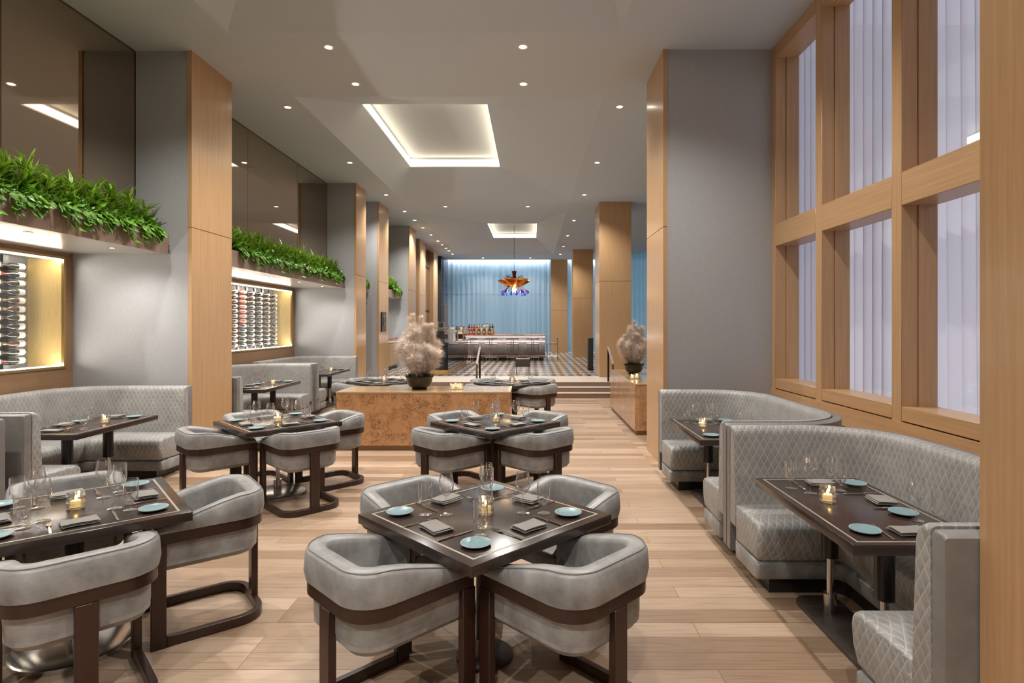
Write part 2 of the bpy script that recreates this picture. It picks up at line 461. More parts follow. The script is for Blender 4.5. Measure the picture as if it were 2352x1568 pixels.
# ------------------------------------------------------------------ shell
struct('floor', MB().box(-6.3, -2.6, -.1, 3.4, 13.95, 0), M['floor'])
for k in range(3):
    y0 = 13.9 + .32*k; z = .105*(k+1)
    o = struct('step', MB().box(-4.2 if k < 2 else -6.3, y0, .105*k - (.1 if k == 0 else 0), 3.4, 16.2 if k == 2 else 14.6, z), M['riser'])
    struct('tread', MB().box(-4.2 if k < 2 else -6.3, y0-.012, z, 3.4, (y0+.33) if k < 2 else 16.2, z+.004), M['tread'], o)
struct('floor_bar', MB().box(-6.3, 16.2, .1, 7.2, 32, ZF), M['tiles'])

# ceiling with three faceted coffers
holes = [((-3.53, -.4, 1.04, 6.72), (-2.4, 1.0, .54, 5.2)),
         ((-3.53, 8.6, 1.05, 15.66), (-2.99, 10.2, -.79, 14.26)),
         ((-3.53, 17.4, 1.03, 28.0), (-1.71, 22.2, .18, 25.9))]
Z2, Z3 = 5.63, 5.86
mb = MB()
xl, xr = -6.3, 7.2
ys = [-2.6]
for (o, i) in holes: ys += [o[1], o[3]]
ys.append(30.15)
for k in range(0, len(ys)-1):
    a, b = ys[k], ys[k+1]; xr = 3.3 if b < 9 else 7.2
    if k % 2 == 0: mb.quad((xl,a,ZC),(xr,a,ZC),(xr,b,ZC),(xl,b,ZC))
    else:
        o = holes[k//2][0]
        mb.quad((xl,a,ZC),(o[0],a,ZC),(o[0],b,ZC),(xl,b,ZC)); mb.quad((o[2],a,ZC),(xr,a,ZC),(xr,b,ZC),(o[2],b,ZC))
for (o, i) in holes:
    A = [(o[0],o[1],ZC),(o[2],o[1],ZC),(o[2],o[3],ZC),(o[0],o[3],ZC)]
    B = [(i[0],i[1],Z2),(i[2],i[1],Z2),(i[2],i[3],Z2),(i[0],i[3],Z2)]
    Cc = [(x,y,Z3) for x,y,z in B]
    for k in range(4):
        l = (k+1) % 4
        mb.quad(A[k],A[l],B[l],B[k]); mb.quad(B[k],B[l],Cc[l],Cc[k])
    mb.quad(*Cc)
mb.quad((xl,-2.6,6.2),(3.3,-2.6,6.2),(3.3,8.6,6.2),(xl,8.6,6.2)); mb.quad((xl,8.6,6.2),(7.2,8.6,6.2),(7.2,32,6.2),(xl,32,6.2))
struct('ceiling', mb, M['ceiling'])
for n, (o, i) in enumerate(holes):
    e = .012
    lab = ['glowing light strip around the ceiling coffer nearest the camera', 'large glowing light strip around the middle ceiling coffer', 'small glowing light strip around the far coffer above the chandelier'][n]
    t = thing('cove_light', lab, 'cove light', ((i[0]+i[2])/2, (i[1]+i[3])/2, Z2), group='ceiling cove lights')
    hx, hy = (i[2]-i[0])/2, (i[3]-i[1])/2; z0, z1 = .03, .17
    MB().box(-hx, -hy, z0, -hx+e, hy, z1).build('light_strip', M['cove'], t)
    MB().box(hx-e, -hy, z0, hx, hy, z1).build('light_strip', M['cove'], t)
    MB().box(-hx+e, -hy, z0, hx-e, -hy+e, z1).build('light_strip', M['cove'], t)
    MB().box(-hx+e, hy-e, z0, hx-e, hy, z1).build('light_strip', M['cove'], t)

# columns: grey body, oak cladding on the aisle face with a seam at 2.955
def column(y0, y1, xa, xface, side, body='wall_grey', clad='oak', zb=0.0):
    c = MB()
    if side < 0: c.box(xa, y0, zb, xface-.035, y1, ZC)
    else: c.box(xface+.035, y0, zb, xa, y1, ZC)
    o = struct('column', c, M[body])
    x0, x1 = (xface-.05, xface) if side < 0 else (xface, xface+.05)
    MB().box(x0, y0-.012, zb+.0, x1, y1+.012, 2.951).build('wood_cladding', M[clad], o)
    MB().box(x0, y0-.012, 2.959, x1, y1+.012, ZC).build('wood_cladding', M[clad], o)
    return o
column(1.1, 2.05, -6.3, LX, -1)
column(7.17, 8.1, -6.3, LX, -1)
column(13.87, 14.65, -6.3, LX, -1)
column(15.93, 16.95, -6.3, LX, -1, zb=.3)
column(19.86, 20.95, -6.3, LX, -1, zb=.3)
column(22.87, 23.98, -6.3, -4.41, -1, body='niche_wood', zb=.3)
column(26.1, 27.1, -6.3, -4.41, -1, body='niche_wood', zb=.3)
column(7.13, 8.12, 3.24, 1.61, 1)
column(.6, 2.015, 3.4, 1.565, 1, body='oak')
c = struct('column', MB().box(1.85, 15.93, .3, 2.727, 17.03, 2.951), M['oak'])
MB().box(1.85, 15.93, 2.959, 2.727, 17.03, ZC).build('wood_cladding', M['oak'], c)
c = struct('column', MB().box(1.84, 26.06, .3, 2.74, 27.0, 2.951), M['oak'])
MB().box(1.84, 26.06, 2.959, 2.74, 27.0, ZC).build('wood_cladding', M['oak'], c)
c = struct('column', MB().box(.98, 30.1, .3, 1.84, 30.35, 2.5), M['oak'])
MB().box(.98, 30.1, 2.51, 1.84, 30.35, 5.4).build('wood_cladding', M['oak'], c)

# outer walls
struct('wall_back', MB().box(-6.4, -2.7, 0, 3.5, -2.6, 6.2), M['wall_grey'])
struct('wall_right', MB().box(RX, -2.6, 0, 3.1, .6, ZC), M['oak'])
struct('wall_right', MB().box(RX, 8.12, 0, 3.1, 14.6, ZC), M['wall_grey'])
struct('wall_right', MB().box(3.1, 14.5, 0, 7.2, 14.6, ZC), M['wall_grey'])
struct('wall_right', MB().box(7.1, 14.6, .3, 7.2, 25.4, 6.2), M['wall_grey'])
struct('wall_left', MB().box(-6.5, -2.6, 0, -6.3, 28.5, 6.2), M['wall_grey'])
struct('wall_left', MB().box(-6.3, -2.6, 0, LXB, 1.1, ZC), M['wall_grey'])
struct('wall_left', MB().box(-6.3, 14.65, 0, LXB, 15.93, 2.627), M['wall_grey'])
struct('wall_left', MB().box(-6.3, 16.95, .3, LXB, 19.86, 2.627), M['white'])
struct('wall_left', MB().box(-6.3, 20.95, .3, -4.75, 22.87, ZC), M['wall_grey'])
struct('wall_left', MB().box(-6.3, 23.98, .3, -4.75, 26.1, ZC), M['darkstone'])
struct('wall_left', MB().box(-6.3, 27.1, .3, -4.75, 28.5, ZC), M['wall_grey'])
w = struct('wall_far_left', MB().box(-6.3, 28.5, .3, -4.45, 31.5, 5.3), M['darkstone'])
MB().box(-4.45, 28.9, .3, -4.42, 30.3, 3.74).build('gloss_panel', M['navy'], w)
MB().box(-4.45, 28.9, 3.76, -4.42, 30.3, 5.25).build('gloss_panel', M['navy'], w)
d = struct('door_1', MB().box(-4.42, 29.2, ZF, -4.40, 29.75, 2.75), M['doorwood'])
fr = MB(); fr.box(-4.42, 29.12, ZF, -4.385, 29.2, 2.83); fr.box(-4.42, 29.75, ZF, -4.385, 29.83, 2.83); fr.box(-4.42, 29.2, 2.75, -4.385, 29.75, 2.83)
fr.build('door_frame', M['steel'], d)
# tall window between the last two left columns
w = struct('window_5', MB().box(-4.72, 24.0, .3, -4.62, 26.08, 5.1), M['blackmetal'])
for (a, b) in ((.4, 2.3), (2.4, 4.2), (4.3, 4.95)):
    MB().box(-4.62, 24.05, a, -4.60, 26.03, b).build('pane', M['darkglass'], w)
struct('trim_1', MB().box(-4.6, 24.0, 5.0, -4.41, 26.1, ZC), M['niche_wood'])

# left bays: lower back wall, soffit, upper wall, mirror, planter, niche
def bay(y0, y1, desc, niche=None, zf=0.0, seams=()):
    if niche:
        a, b = niche; z0, z1 = 1.225, 2.575
        m = MB(); m.box(-6.3, y0, zf, LXB, y1, z0); m.box(-6.3, y0, z1, LXB, y1, 2.627)
        m.box(-6.3, y0, z0, LXB, a, z1); m.box(-6.3, b, z0, LXB, y1, z1)
        struct('wall_left', m, M['niche_wood'])
        n = thing('wine_niche', f'gold lined wine niche in the {desc} of the left wall', 'wine niche', (LXB, (a+b)/2, z0), group='wine display niches')
        h = (b-a)/2; H = z1-z0; D = .43
        MB().box(-D-.02, -h+.02, .0, -D, h-.02, H).build('back_panel', M['nichegrey'], n)
        MB().box(-D, h-.025, .02, -.02, h-.0, H-.02).build('side_panel', M['gold'], n)
        MB().box(-D, -h, .02, -.02, -h+.025, H-.02).build('side_panel', M['gold'], n)
        MB().box(-D, -h, 0, .0, h, .02).build('bottom_panel', M['soffit'], n)
        MB().box(-D, -h, H-.02, .0, h, H).build('top_panel', M['soffit'], n)
        f = MB(); f.box(-.012, -h, 0, .012, h, .03); f.box(-.012, -h, H-.03, .012, h, H); f.box(-.012, h-.03, .03, .012, h, H-.03); f.box(-.012, -h, .03, .012, -h+.03, H-.03)
        f.build('frame', M['brass'], n)
        MB().box(-.045, -h+.03, H-.045, -.02, h-.03, H-.02).build('light_strip', M['led'], n)
        MB().box(-.045, -h+.03, .02, -.02, h-.03, .04).build('light_strip', M['led'], n)
        MB().box(-.006, -h+.03, .03, -.002, h-.03, H-.03).build('glass_pane', M['pane'], n)
    # upper wall mass with the soffit as its underside
    struct('soffit', MB().box(-6.3, y0, 2.627, LXM, y1, 2.659), M['soffit'])
    struct('wall_left', MB().box(-6.3, y0, 2.66, LXM-.03, y1, ZC), M['wall_grey'])
    mi = thing('wall_mirror', f'smoked bronze mirror above the plants in the {desc}', 'mirror', (LXM, y0, 2.66), group='smoked wall mirrors')
    cuts = [y0] + list(seams) + [y1]
    for p, q in zip(cuts, cuts[1:]):
        MB().box(-.025, p-y0+.004, 0, 0, q-y0-.004, ZC-2.66-.03).build('pane', M['mirror'], mi)
    f = MB(); f.box(-.02, 0, ZC-2.69, .0, y1-y0, ZC-2.66); f.box(-.02, y1-y0-.02, 0, .0, y1-y0, ZC-2.69)
    f.build('frame', M['bronze'], mi)
    p = thing('planter_box', f'long bronze planter ledge under the mirror of the {desc}', 'planter', (LXM, y0, 2.627), group='planter ledges')
    W = LXP-LXM; L = y1-y0-.012
    MB().box(W-.03, .0, 0, W, L, .25).build('front_panel', M['planter'], p)
    MB().box(.002, .0, 0, W-.031, L, .03).build('underside', M['soffit'], p)
    MB().box(.012, 0, .03, W-.03, L, .19).build('soil', M['soil'], p)
bay(2.05, 7.17, 'bay nearest the camera', niche=(2.5, 7.05), seams=(3.9, 5.35))
bay(8.1, 13.87, 'second bay', niche=(8.5, 13.72), seams=(10.0, 12.1))
bay(14.65, 15.93, 'narrow third bay')
bay(16.95, 19.86, 'fourth bay', zf=.3)

# right window wall
posts = [(2.04, 2.17), (3.345, 3.475), (4.63, 4.76), (5.905, 6.035), (7.03, 7.13)]
for i, (a, b) in enumerate(posts):
    o = struct(f'trim_{i+2}', MB().box(RX, a, .97, RX+.13, b, ZC), M['oak'], bevel=.004, bseg=1)
    MB().box(RX+.132, a-.012, .97, RX+.28, b+.012 if i < 4 else b, ZC).build('inner_frame', M['oak'], o)
for i in range(4):
    a, b = posts[i][1], posts[i+1][0]
    m = MB(); m.box(RX, a, .985, RX+.27, b, 1.10); m.box(RX, a, 2.705, RX+.27, b, 2.97); m.box(RX, a, 4.99, RX+.27, b, ZC)
    w = struct(f'window_{i+1}', m, M['oak_h'], bevel=.003, bseg=1)
    MB().box(RX+.262, a, 1.10, RX+.268, b, 2.705).build('pane', M['pane'], w)
    MB().box(RX+.262, a, 2.97, RX+.268, b, 4.99).build('pane', M['pane'], w)
struct('wall_window_base', MB().box(RX-.012, 2.04, 0, RX+.3, 7.13, .975), M['oak_h'])
struct('ledge', MB().box(2.62, 2.04, 0, RX-.012, 7.13, .90), M['niche_wood'])

def curtain(name, pts, z0, z1, amp, wl, label, m, seg=.02, ov=.03, seed=5):
    """pleated sheer: S-folds that overlap, so light crosses one layer or three"""
    r2 = random.Random(seed); rows = []
    for (p, q) in zip(pts, pts[1:]):
        p = Vector(p); q = Vector(q); L = (q-p).length; t = (q-p)/L; nrm = Vector((-t.y, t.x)); n = int(L/seg)
        k1, k2, k3 = (r2.uniform(0, 6) for _ in range(3))
        for i in range(n+1):
            s_ = L*i/n; ph = 2*pi*s_/wl + 1.1*sin(1.9*s_+k1) + .7*sin(4.7*s_+k2)
            g = .65 + .35*sin(3.1*s_+k3)
            a0 = p + t*(s_ + ov*g*sin(2*ph)) + nrm*amp*g*sin(ph)
            a1 = p + t*(s_ + ov*.7*sin(2*ph+.3)) + nrm*amp*.8*sin(ph+.25)
            rows.append((a0, a1))
    mb = MB()
    for (b0, b1) in rows: mb.v += [(b0.x, b0.y, z0), (b1.x, b1.y, z1)]
    for i in range(len(rows)-1): mb.face((2*i, 2*i+2, 2*i+3, 2*i+1))
    return tag(mb.build(name, m, None, smooth=True, angle=180), label, 'curtain', 'sheer curtains')
curtain('sheer_curtain', [(-4.4, 30.45), (4.3, 30.45)], ZF+.02, 6.0, .07, .27, 'wide pale blue sheer curtain across the far wall behind the bar', M['curtain_blue'], seg=.012, ov=.034)
curtain('sheer_curtain', [(4.2, 28.25), (7.05, 25.45)], ZF+.02, 6.0, .06, .24, 'narrow sheer curtain at the far right beyond the oak columns', M['curtain_blue'], seg=.012, ov=.034, seed=8)
curtain('sheer_curtain', [(3.60, 8.9), (3.60, 1.6)], .3, 5.9, .06, .17, 'white sheer curtain behind the tall right hand windows', M['curtain_r'], seg=.006, ov=.024)
# window frame behind the far curtain
m = MB()
for x in (-4.3, -2.6, -.9, .8, 2.5, 4.2): m.box(x-.04, 31.0, .3, x+.04, 31.1, 6.1)
m.box(-4.4, 31.0, 3.33, 4.3, 31.1, 3.42)
struct('window_6', m, M['blackmetal'])
struct('trim_8', MB().box(-4.45, 30.2, ZC+.45, 4.5, 31.4, ZC+.5), M['ceiling'])
t = thing('curtain_light', 'hidden white light strip washing the far curtain from the ceiling slot', 'light strip', (0, 30.22, ZC+.12))
MB().box(-4.35, 0, 0, .9, .03, .06).build('light_strip', M['led_w'], t)
MB().box(1.9, 0, 0, 4.2, .03, .06).build('light_strip', M['led_w'], t)

t = thing('panel_light', 'small warm light strip above the far oak panel', 'light strip', (1.41, 30.02, ZC+.10))
MB().box(-.4, 0, 0, .4, .03, .05).build('light_strip', M['led'], t)
# ------------------------------------------------------------------ downlights
def spot(parent, loc, power, size=128, blend=.85, col=(1,.955,.905), r=.05):
    l = bpy.data.lights.new('spot', 'SPOT'); l.energy = power; l.spot_size = R(size); l.spot_blend = blend; l.color = col; l.shadow_soft_size = r
    o = bpy.data.objects.new('spot', l); COL.objects.link(o); o.parent = parent; o.location = loc
    return o
def make_downlight():
    t = thing('recessed_downlight', '', 'downlight', (0,0,0))
    MB().lathe([(.045,-.004),(.062,-.006),(.068,-.003),(.068,.004)], 24).build('trim_ring', M['white'], t, smooth=True)
    MB().lathe([(.0,-.003),(.045,-.003)], 24).build('lens', M['lens'], t)
    return t
DL = make_downlight()
P_D = 160
rows = {
 'left edge row': [(-3.80, y) for y in (9.02, 12.1, 15.1, 17.3, 18.76, 20.2, 21.8, 23.4, 24.5, 25.6, 26.5, 27.7)],
 'right edge row': [(1.36, y) for y in (9.0, 12.1, 15.1, 18.8, 22.0, 25.05, 27.8)],
 'beam between the first two coffers': [(-2.48, 7.07), (-.11, 7.06), (-2.48, 8.15), (-.12, 8.15)],
 'beam between the second and third coffers': [(-2.48, 16.6), (-.12, 16.6)],
 'strip in front of the far curtain': [(-2.48, 29.3), (-.09, 29.3)],
 'ceiling above the nearest tables': [(-3.80, 2.2), (-3.80, 5.4), (1.36, 2.2), (1.36, 5.4), (-2.48, -.9), (-.12, -.9)],
}
ordn = ['first','second','third','fourth','fifth','sixth','seventh','eighth','ninth','tenth','eleventh','twelfth']
for rn, L in rows.items():
    for k, (x, y) in enumerate(L):
        o = place(DL, USED, (x, y, ZC), 0, f'recessed downlight, {ordn[k]} from the camera, {rn}', 'ceiling downlights')
        far = y > 17
        spot(o, (0,0,-.03), P_D*(1.0 if far else (2.4 if y < 0 else 1.0)))
# ceiling speaker grille
sg = MB().lathe([(0,-.006),(.09,-.006),(.10,0)], 24).build('ceiling_speaker', M['ceiling'], None, smooth=True)
sg.location = (-3.72, 12.45, ZC); tag(sg, 'round flush speaker grille beside the second downlight at left', 'speaker')
# puck lights under the planters
PK = thing('planter_spotlight', '', 'spotlight')
MB().lathe([(.024,-.004),(.036,-.005),(.04,0)], 18).build('trim_ring', M['steel'], PK, smooth=True)
MB().lathe([(0,-.003),(.024,-.003)], 18).build('lens', M['lens'], PK)
for bay_name, pts in (('bay nearest the camera', [(-4.78, 3.6), (-4.78, 5.5), (-4.78, 6.6)]), ('second bay', [(-4.78, 10.6), (-4.78, 11.9), (-4.78, 13.2)]), ('fourth bay', [(-4.78, 18.9)])):
    for k, (x, y) in enumerate(pts):
        o = place(PK, USED, (x, y, 2.627), 0, f'small puck light, {ordn[k]} under the planter of the {bay_name}', 'under planter puck lights')
        spot(o, (0,0,-.02), 22, size=150, blend=.8, col=(1,.96,.92), r=.03)

# ------------------------------------------------------------------ chairs
def upath(hw, yf, yb, r, na=8, ns=5, nb=4):
    """U open towards +y: from (hw, yf) round the back to (-hw, yf), outward normals"""
    P = []
    for i in range(ns): P.append((hw, yf + (yb+r-yf)*i/ns, 1, 0))
    for i in range(na+1):
        a = -pi/2*i/na; P.append((hw-r + r*cos(a), yb+r + r*sin(a), cos(a), sin(a)))
    for i in range(1, nb): P.append((hw-r - (2*hw-2*r)*i/nb, yb, 0, -1))
    for i in range(na+1):
        a = -pi/2 - pi/2*i/na; P.append((-hw+r + r*cos(a), yb+r + r*sin(a), cos(a), sin(a)))
    for i in range(1, ns+1): P.append((-hw, yb+r + (yf-yb-r)*i/ns, -1, 0))
    out = []; s = 0
    for i, p in enumerate(P):
        if i: s += math.hypot(p[0]-P[i-1][0], p[1]-P[i-1][1])
        out.append((*p, s))
    return out

def make_chair():
    t = thing('barrel_dining_chair', '', 'chair')
    HW, YF, YB, RR, T = .288, .27, -.30, .15, .088
    path = upath(HW, YF, YB, RR)
    def top(y):
        k = min(1, max(0, (y + .16)/(YF + .16)))
        return .762 - .105*(k*k*(3-2*k)*.35 + k*.65)
    def sec(p):
        zt = top(p[1]); T2 = T*(1 - .25*min(1, max(0, (p[1]+.1)/.37)))
        return [(.006,.6195),(.014,.66 if zt > .69 else .635),(.008,zt-.022),(-.002,zt-.008),(-.022,zt),(-T2+.02,zt-.002),(-T2+.006,zt-.012),(-T2,zt-.03),(-T2-.006,.56),(-T2-.004,.43),(-.03,.43),(-.03,.618)]
    bkr = MB().sweep(path, sec, endround=.02).build('backrest', M['leather'], t, smooth=True, angle=50)
    # seam line along the outer top edge
    pts = [(p[0]-p[2]*.004, p[1]-p[3]*.004, top(p[1])-.003) for p in path]
    MB().tube(pts, .0028, 6).build('piping', M['piping'], bkr, smooth=True)
    pb = upath(HW, YF+.008, YB, RR)
    MB().sweep(pb, lambda p: [(0,.558),(0,.619),(-.034,.619),(-.034,.558)]).build('wood_band', M['walnut'], t, bevel=.002, bseg=1)
    pl = upath(HW-.028, YF-.03, YB+.028, RR-.028)
    MB().sweep(pl, lambda p: [(0,.558),(0,.46),(-.006,.43),(-.022,.405),(-.05,.392),(-.12,.39),(-.12,.45),(-.04,.558)]).build('lower_shell', M['leather_lo'], t, smooth=True, angle=50)
    sp = upath(HW-.075, YF-.012, YB+.07, RR-.06, na=5)
    MB().prism([(p[0],p[1]) for p in sp], .392, .485).build('seat', M['leather'], t, bevel=.022, bseg=3)
    for sx in (1, -1):
        a, b = sorted((sx*(HW-.036), sx*(HW+.003)))
        MB().box(a, YF-.058, 0, b, YF+.014, .5575).build('front_leg', M['walnut_v'], t, bevel=.003, bseg=1)
    MB().box(-.042, YB-.003, 0.0, .042, YB+.034, .5575).build('back_leg', M['walnut_v'], t, bevel=.003, bseg=1)
    ps = upath(HW, YF-.06, YB, RR)
    MB().sweep(ps, lambda p: [(0,.002),(0,.056),(-.036,.056),(-.036,.002)]).build('sled_base', M['walnut'], t, bevel=.003, bseg=1)
    return t
CHAIR = make_chair()

# ------------------------------------------------------------------ tables
def inlay_mb(hx, hy, z, ins=.05, w=.011):
    m = MB(); a, b = hx-ins, hy-ins
    m.box(-a,-b,z,a,-b+w,z+.0012); m.box(-a,b-w,z,a,b,z+.0012); m.box(-a,-b+w,z,-a+w,b-w,z+.0012); m.box(a-w,-b+w,z,a,b-w,z+.0012)
    return m
def make_square_table(disc):
    t = thing('square_dining_table', '', 'table'); h = .475
    MB().box(-h,-h,.700,h,h,.75).build('tabletop', M['tabletop'], t, bevel=.004)
    inlay_mb(h, h, .7495).build('inlay', M['inlay'], t)
    MB().box(-.16,-.16,.675,.16,.16,.7005).build('mounting_plate', M['black'], t)
    if disc:
        MB().lathe([(0,.675),(.046,.675),(.046,.40),(.0,.40)], 20).build('upper_column', M['black'], t, smooth=True)
        MB().lathe([(.02,.405),(.02,.14)], 16).build('steel_rod', M['steel'], t, smooth=True)
        MB().lathe([(0,.15),(.04,.15),(.04,.029),(0,.029)], 20).build('ferrule', M['steel'], t, smooth=True)
        MB().lathe([(.0,.03),(.268,.03),(.28,.024),(.28,.0),(0,.0)], 40).build('base_disc', M['steel'], t, smooth=True)
    else:
        MB().lathe([(0,.675),(.046,.675),(.046,.10),(.0,.10)], 20).build('column', M['black'], t, smooth=True)
        MB().lathe([(0,.102),(.04,.102),(.04,.019),(0,.019)], 20).build('ferrule', M['brass'], t, smooth=True)
        MB().lathe([(.0,.02),(.14,.02),(.15,.014),(.15,.0),(0,.0)], 40).build('base_plate', M['brownleather'], t, smooth=True)
    return t
SQT, SQD = make_square_table(False), make_square_table(True)
def make_booth_table(L=1.16, W=.66):
    t = thing('booth_table', '', 'table'); hx, hy = W/2, L/2
    MB().box(-hx,-hy,.70,hx,hy,.75).build('tabletop', M['tabletop'], t, bevel=.004)
    inlay_mb(hx, hy, .7495, .035, .011).build('inlay', M['inlay'], t)
    for sy in (-1, 1):
        y = sy*.27
        lg = MB().lathe([(0,.70),(.047,.70),(.047,.36),(0,.36)], 18, c=(0,y,0)).build('leg', M['black'], t, smooth=True)
        MB().lathe([(.02,.365),(.02,.13)], 14, c=(0,y,0)).build('steel_rod', M['steel'], lg, smooth=True)
        MB().lathe([(.0,.14),(.038,.14),(.038,.03),(0,.03)], 18, c=(0,y,0)).build('ferrule', M['steel'], lg, smooth=True)
    poly = []
    for (cx, cy, a0) in ((.05,.40,0),(-.05,.40,90),(-.05,-.40,180),(.05,-.40,270)):
        for k in range(5):
            a = R(a0+22.5*k); poly.append((cx+.085*cos(a), cy+.085*sin(a)))
    MB().prism(poly, 0, .03).build('base_plate', M['brownleather'], t, bevel=.006, bseg=2)
    return t
BT = make_booth_table()

# ------------------------------------------------------------------ tableware
def make_wine():
    t = thing('wine_glass', '', 'wine glass')
    MB().lathe([(.0,.004),(.006,.004),(.034,.0016),(.036,.0),(.0,.0)], 28).build('foot', M['glass'], t, smooth=True)
    MB().lathe([(.0075,.004),(.0042,.014),(.0038,.06),(.0042,.09),(.008,.098)], 10).build('stem', M['glass'], t, smooth=True)
    MB().lathe([(.0,.097),(.012,.100),(.026,.112),(.0365,.132),(.0405,.153),(.0385,.178),(.0335,.204),(.0315,.216),(.0303,.216),(.032,.203),(.037,.178),(.039,.153),(.035,.133),(.025,.115),(.0,.103)], 30).build('bowl', M['glass'], t, smooth=True, angle=80)
    return t
def make_goblet():
    t = thing('water_goblet', '', 'water glass')
    MB().lathe([(.0,.004),(.006,.004),(.032,.0016),(.034,.0),(.0,.0)], 28).build('foot', M['glass'], t, smooth=True)
    MB().lathe([(.008,.004),(.0052,.012),(.005,.034),(.009,.043)], 10).build('stem', M['glass'], t, smooth=True)
    MB().lathe([(.0,.042),(.014,.045),(.027,.055),(.034,.072),(.036,.094),(.0355,.166),(.034,.166),(.0345,.094),(.032,.074),(.025,.058),(.0,.049)], 30).build('bowl', M['glass'], t, smooth=True, angle=80)
    return t
def make_plate():
    m = MB(); m.lathe([(0,.0),(.036,.0),(.055,.005),(.0705,.013),(.0708,.0155),(.067,.0148)], 36); m.m = 1
    m.lathe([(.067,.0148),(.05,.0085),(0,.0075)], 36)
    o = m.build('side_plate', [M['plate_rim'], M['plate']], None, smooth=True); return tag(o, cat='plate')
def make_napkin():
    m = MB()
    def layer(z0, z1, x0, x1, y0, y1, wob):
        n = 10; b = len(m.v)
        for zz in (z0, z1):
            for i in range(n+1):
                for j in range(n+1):
                    u, v = i/n, j/n
                    e = min(1, 6*min(u,1-u,v,1-v)); mid = (z0+z1)/2
                    m.v.append((x0+(x1-x0)*u + wob*sin(3*v+z0*300), y0+(y1-y0)*v, mid + (zz-mid)*(.25+.75*e) + .0018*sin(5*u+2*v)))
        q = (n+1)*(n+1)
        for i in range(n):
            for j in range(n):
                a = b+i*(n+1)+j
                m.face((a, a+1, a+n+2, a+n+1)); m.face((q+a, q+a+n+1, q+a+n+2, q+a+1))
        for i in range(n):
            a, c = b+i*(n+1), b+(i+1)*(n+1); m.face((a,c,q+c,q+a)); a += n; c += n; m.face((c,a,q+a,q+c))
            a, c = b+i, b+i+1; m.face((c,a,q+a,q+c)); a += n*(n+1); c += n*(n+1); m.face((a,c,q+c,q+a))
    layer(.0012, .0085, -.078, .074, -.056, .056, .002)
    layer(.0085, .0155, -.075, .078, -.054, .050, -.002)
    layer(.0155, .0215, -.077, .072, -.057, .042, .002)
    o = m.build('folded_napkin', M['napkin'], None, smooth=True, angle=60); return tag(o, cat='napkin')
def make_knife():
    m = MB()
    h = [(-.005,-.105),(.005,-.105),(.0058,-.06),(.0045,-.01),(-.0045,-.01),(-.0058,-.06)]
    m.prism(h, .0012, .0065); m.prism([(-.0042,-.0105),(.0042,-.0105),(.0085,.02),(.0088,.075),(.0035,.105),(-.0042,.10)], .0016, .0036)
    o = m.build('table_knife', M['flatware'], None, bevel=.0008, bseg=1); return tag(o, cat='knife')
def make_fork():
    m = MB()
    prof = [(-.10,.0012,.0058),(-.06,.0022,.0048),(-.02,.0035,.0030),(.02,.0052,.0030),(.035,.0045,.009),(.048,.003,.0118),(.058,.0032,.012)]
    b = len(m.v)
    for (y, z, w) in prof: m.v += [(-w,y,z),(w,y,z),(w,y,z+.0018),(-w,y,z+.0018)]
    for i in range(len(prof)-1):
        for k in range(4):
            l = (k+1) % 4; m.face((b+i*4+k, b+i*4+l, b+(i+1)*4+l, b+(i+1)*4+k))
    m.face((b,b+3,b+2,b+1)); e = b+(len(prof)-1)*4; m.face((e,e+1,e+2,e+3))
    for k in range(4):
        x = -.0098 + k*.0065; m.box(x-.0013, .0575, .0034, x+.0013, .100, .0052)
    o = m.build('table_fork', M['flatware'], None, smooth=True, angle=50); return tag(o, cat='fork')
def make_votive():
    t = thing('votive_candle', '', 'candle')
    rf = lambda i: 1.0 + (.045 if i % 2 else -.02)
    MB().lathe([(.0,.0),(.038,.0),(.042,.006),(.039,.022),(.043,.036),(.039,.052),(.043,.068),(.041,.086),(.036,.086),(.035,.012),(0,.011)], 18, rf=rf).build('glass_cup', M['cutglass'], t, smooth=False)
    wx = MB().lathe([(0,.0115),(.026,.0115),(.026,.042),(.022,.045),(0,.043)], 16).build('wax', M['wax'], t, smooth=True)
    MB().lathe([(0,.046),(.005,.051),(.0065,.057),(.004,.066),(0,.075)], 10).build('flame', M['flame'], wx, smooth=True)
    return t
WINE, GOB, PLATE, NAP, KNIFE, FORK, VOT = make_wine(), make_goblet(), make_plate(), make_napkin(), make_knife(), make_fork(), make_votive()

def setting(cx, cy, rot, edge, seat, tab, jit=True, lat=0.0, plate_l=-.316, parts='pnkfwg'):
    """rot: direction (radians) from the table centre towards the sitter; edge: distance centre-edge"""
    fx, fy = -cos(rot), -sin(rot)          # facing the table
    rx, ry = fy, -fx                        # sitter's right
    def at(l, d):
        l += lat
        j = (rnd.uniform(-.008,.008), rnd.uniform(-.008,.008)) if jit else (0,0)
        ox, oy = -fx*(edge-d), -fy*(edge-d)
        return (cx+ox+rx*l+j[0], cy+oy+ry*l+j[1], .7515)
    yaw = math.atan2(fy, fx) - pi/2
    J = lambda a: rnd.uniform(-a, a)
    if 'n' in parts: place(NAP, USED, at(.01,.155), yaw+J(.12), f'folded grey napkin, {seat}, {tab}', 'grey napkins')
    if 'p' in parts: place(PLATE, USED, at(plate_l,.165), 0, f'small blue grey plate, {seat}, {tab}', 'blue side plates')
    if 'f' in parts: place(FORK, USED, at(-.118,.165), yaw+J(.08), f'steel fork, {seat}, {tab}', 'forks')
    if 'k' in parts: place(KNIFE, USED, at(.155,.175), yaw+J(.05), f'steel knife, {seat}, {tab}', 'knives')
    if 'w' in parts: place(WINE, USED, at(.155,.336), J(3), f'tall stemmed wine glass, {seat}, {tab}', 'wine glasses')
    if 'g' in parts: place(GOB, USED, at(.228,.252), J(3), f'short stemmed water goblet, {seat}, {tab}', 'water goblets')

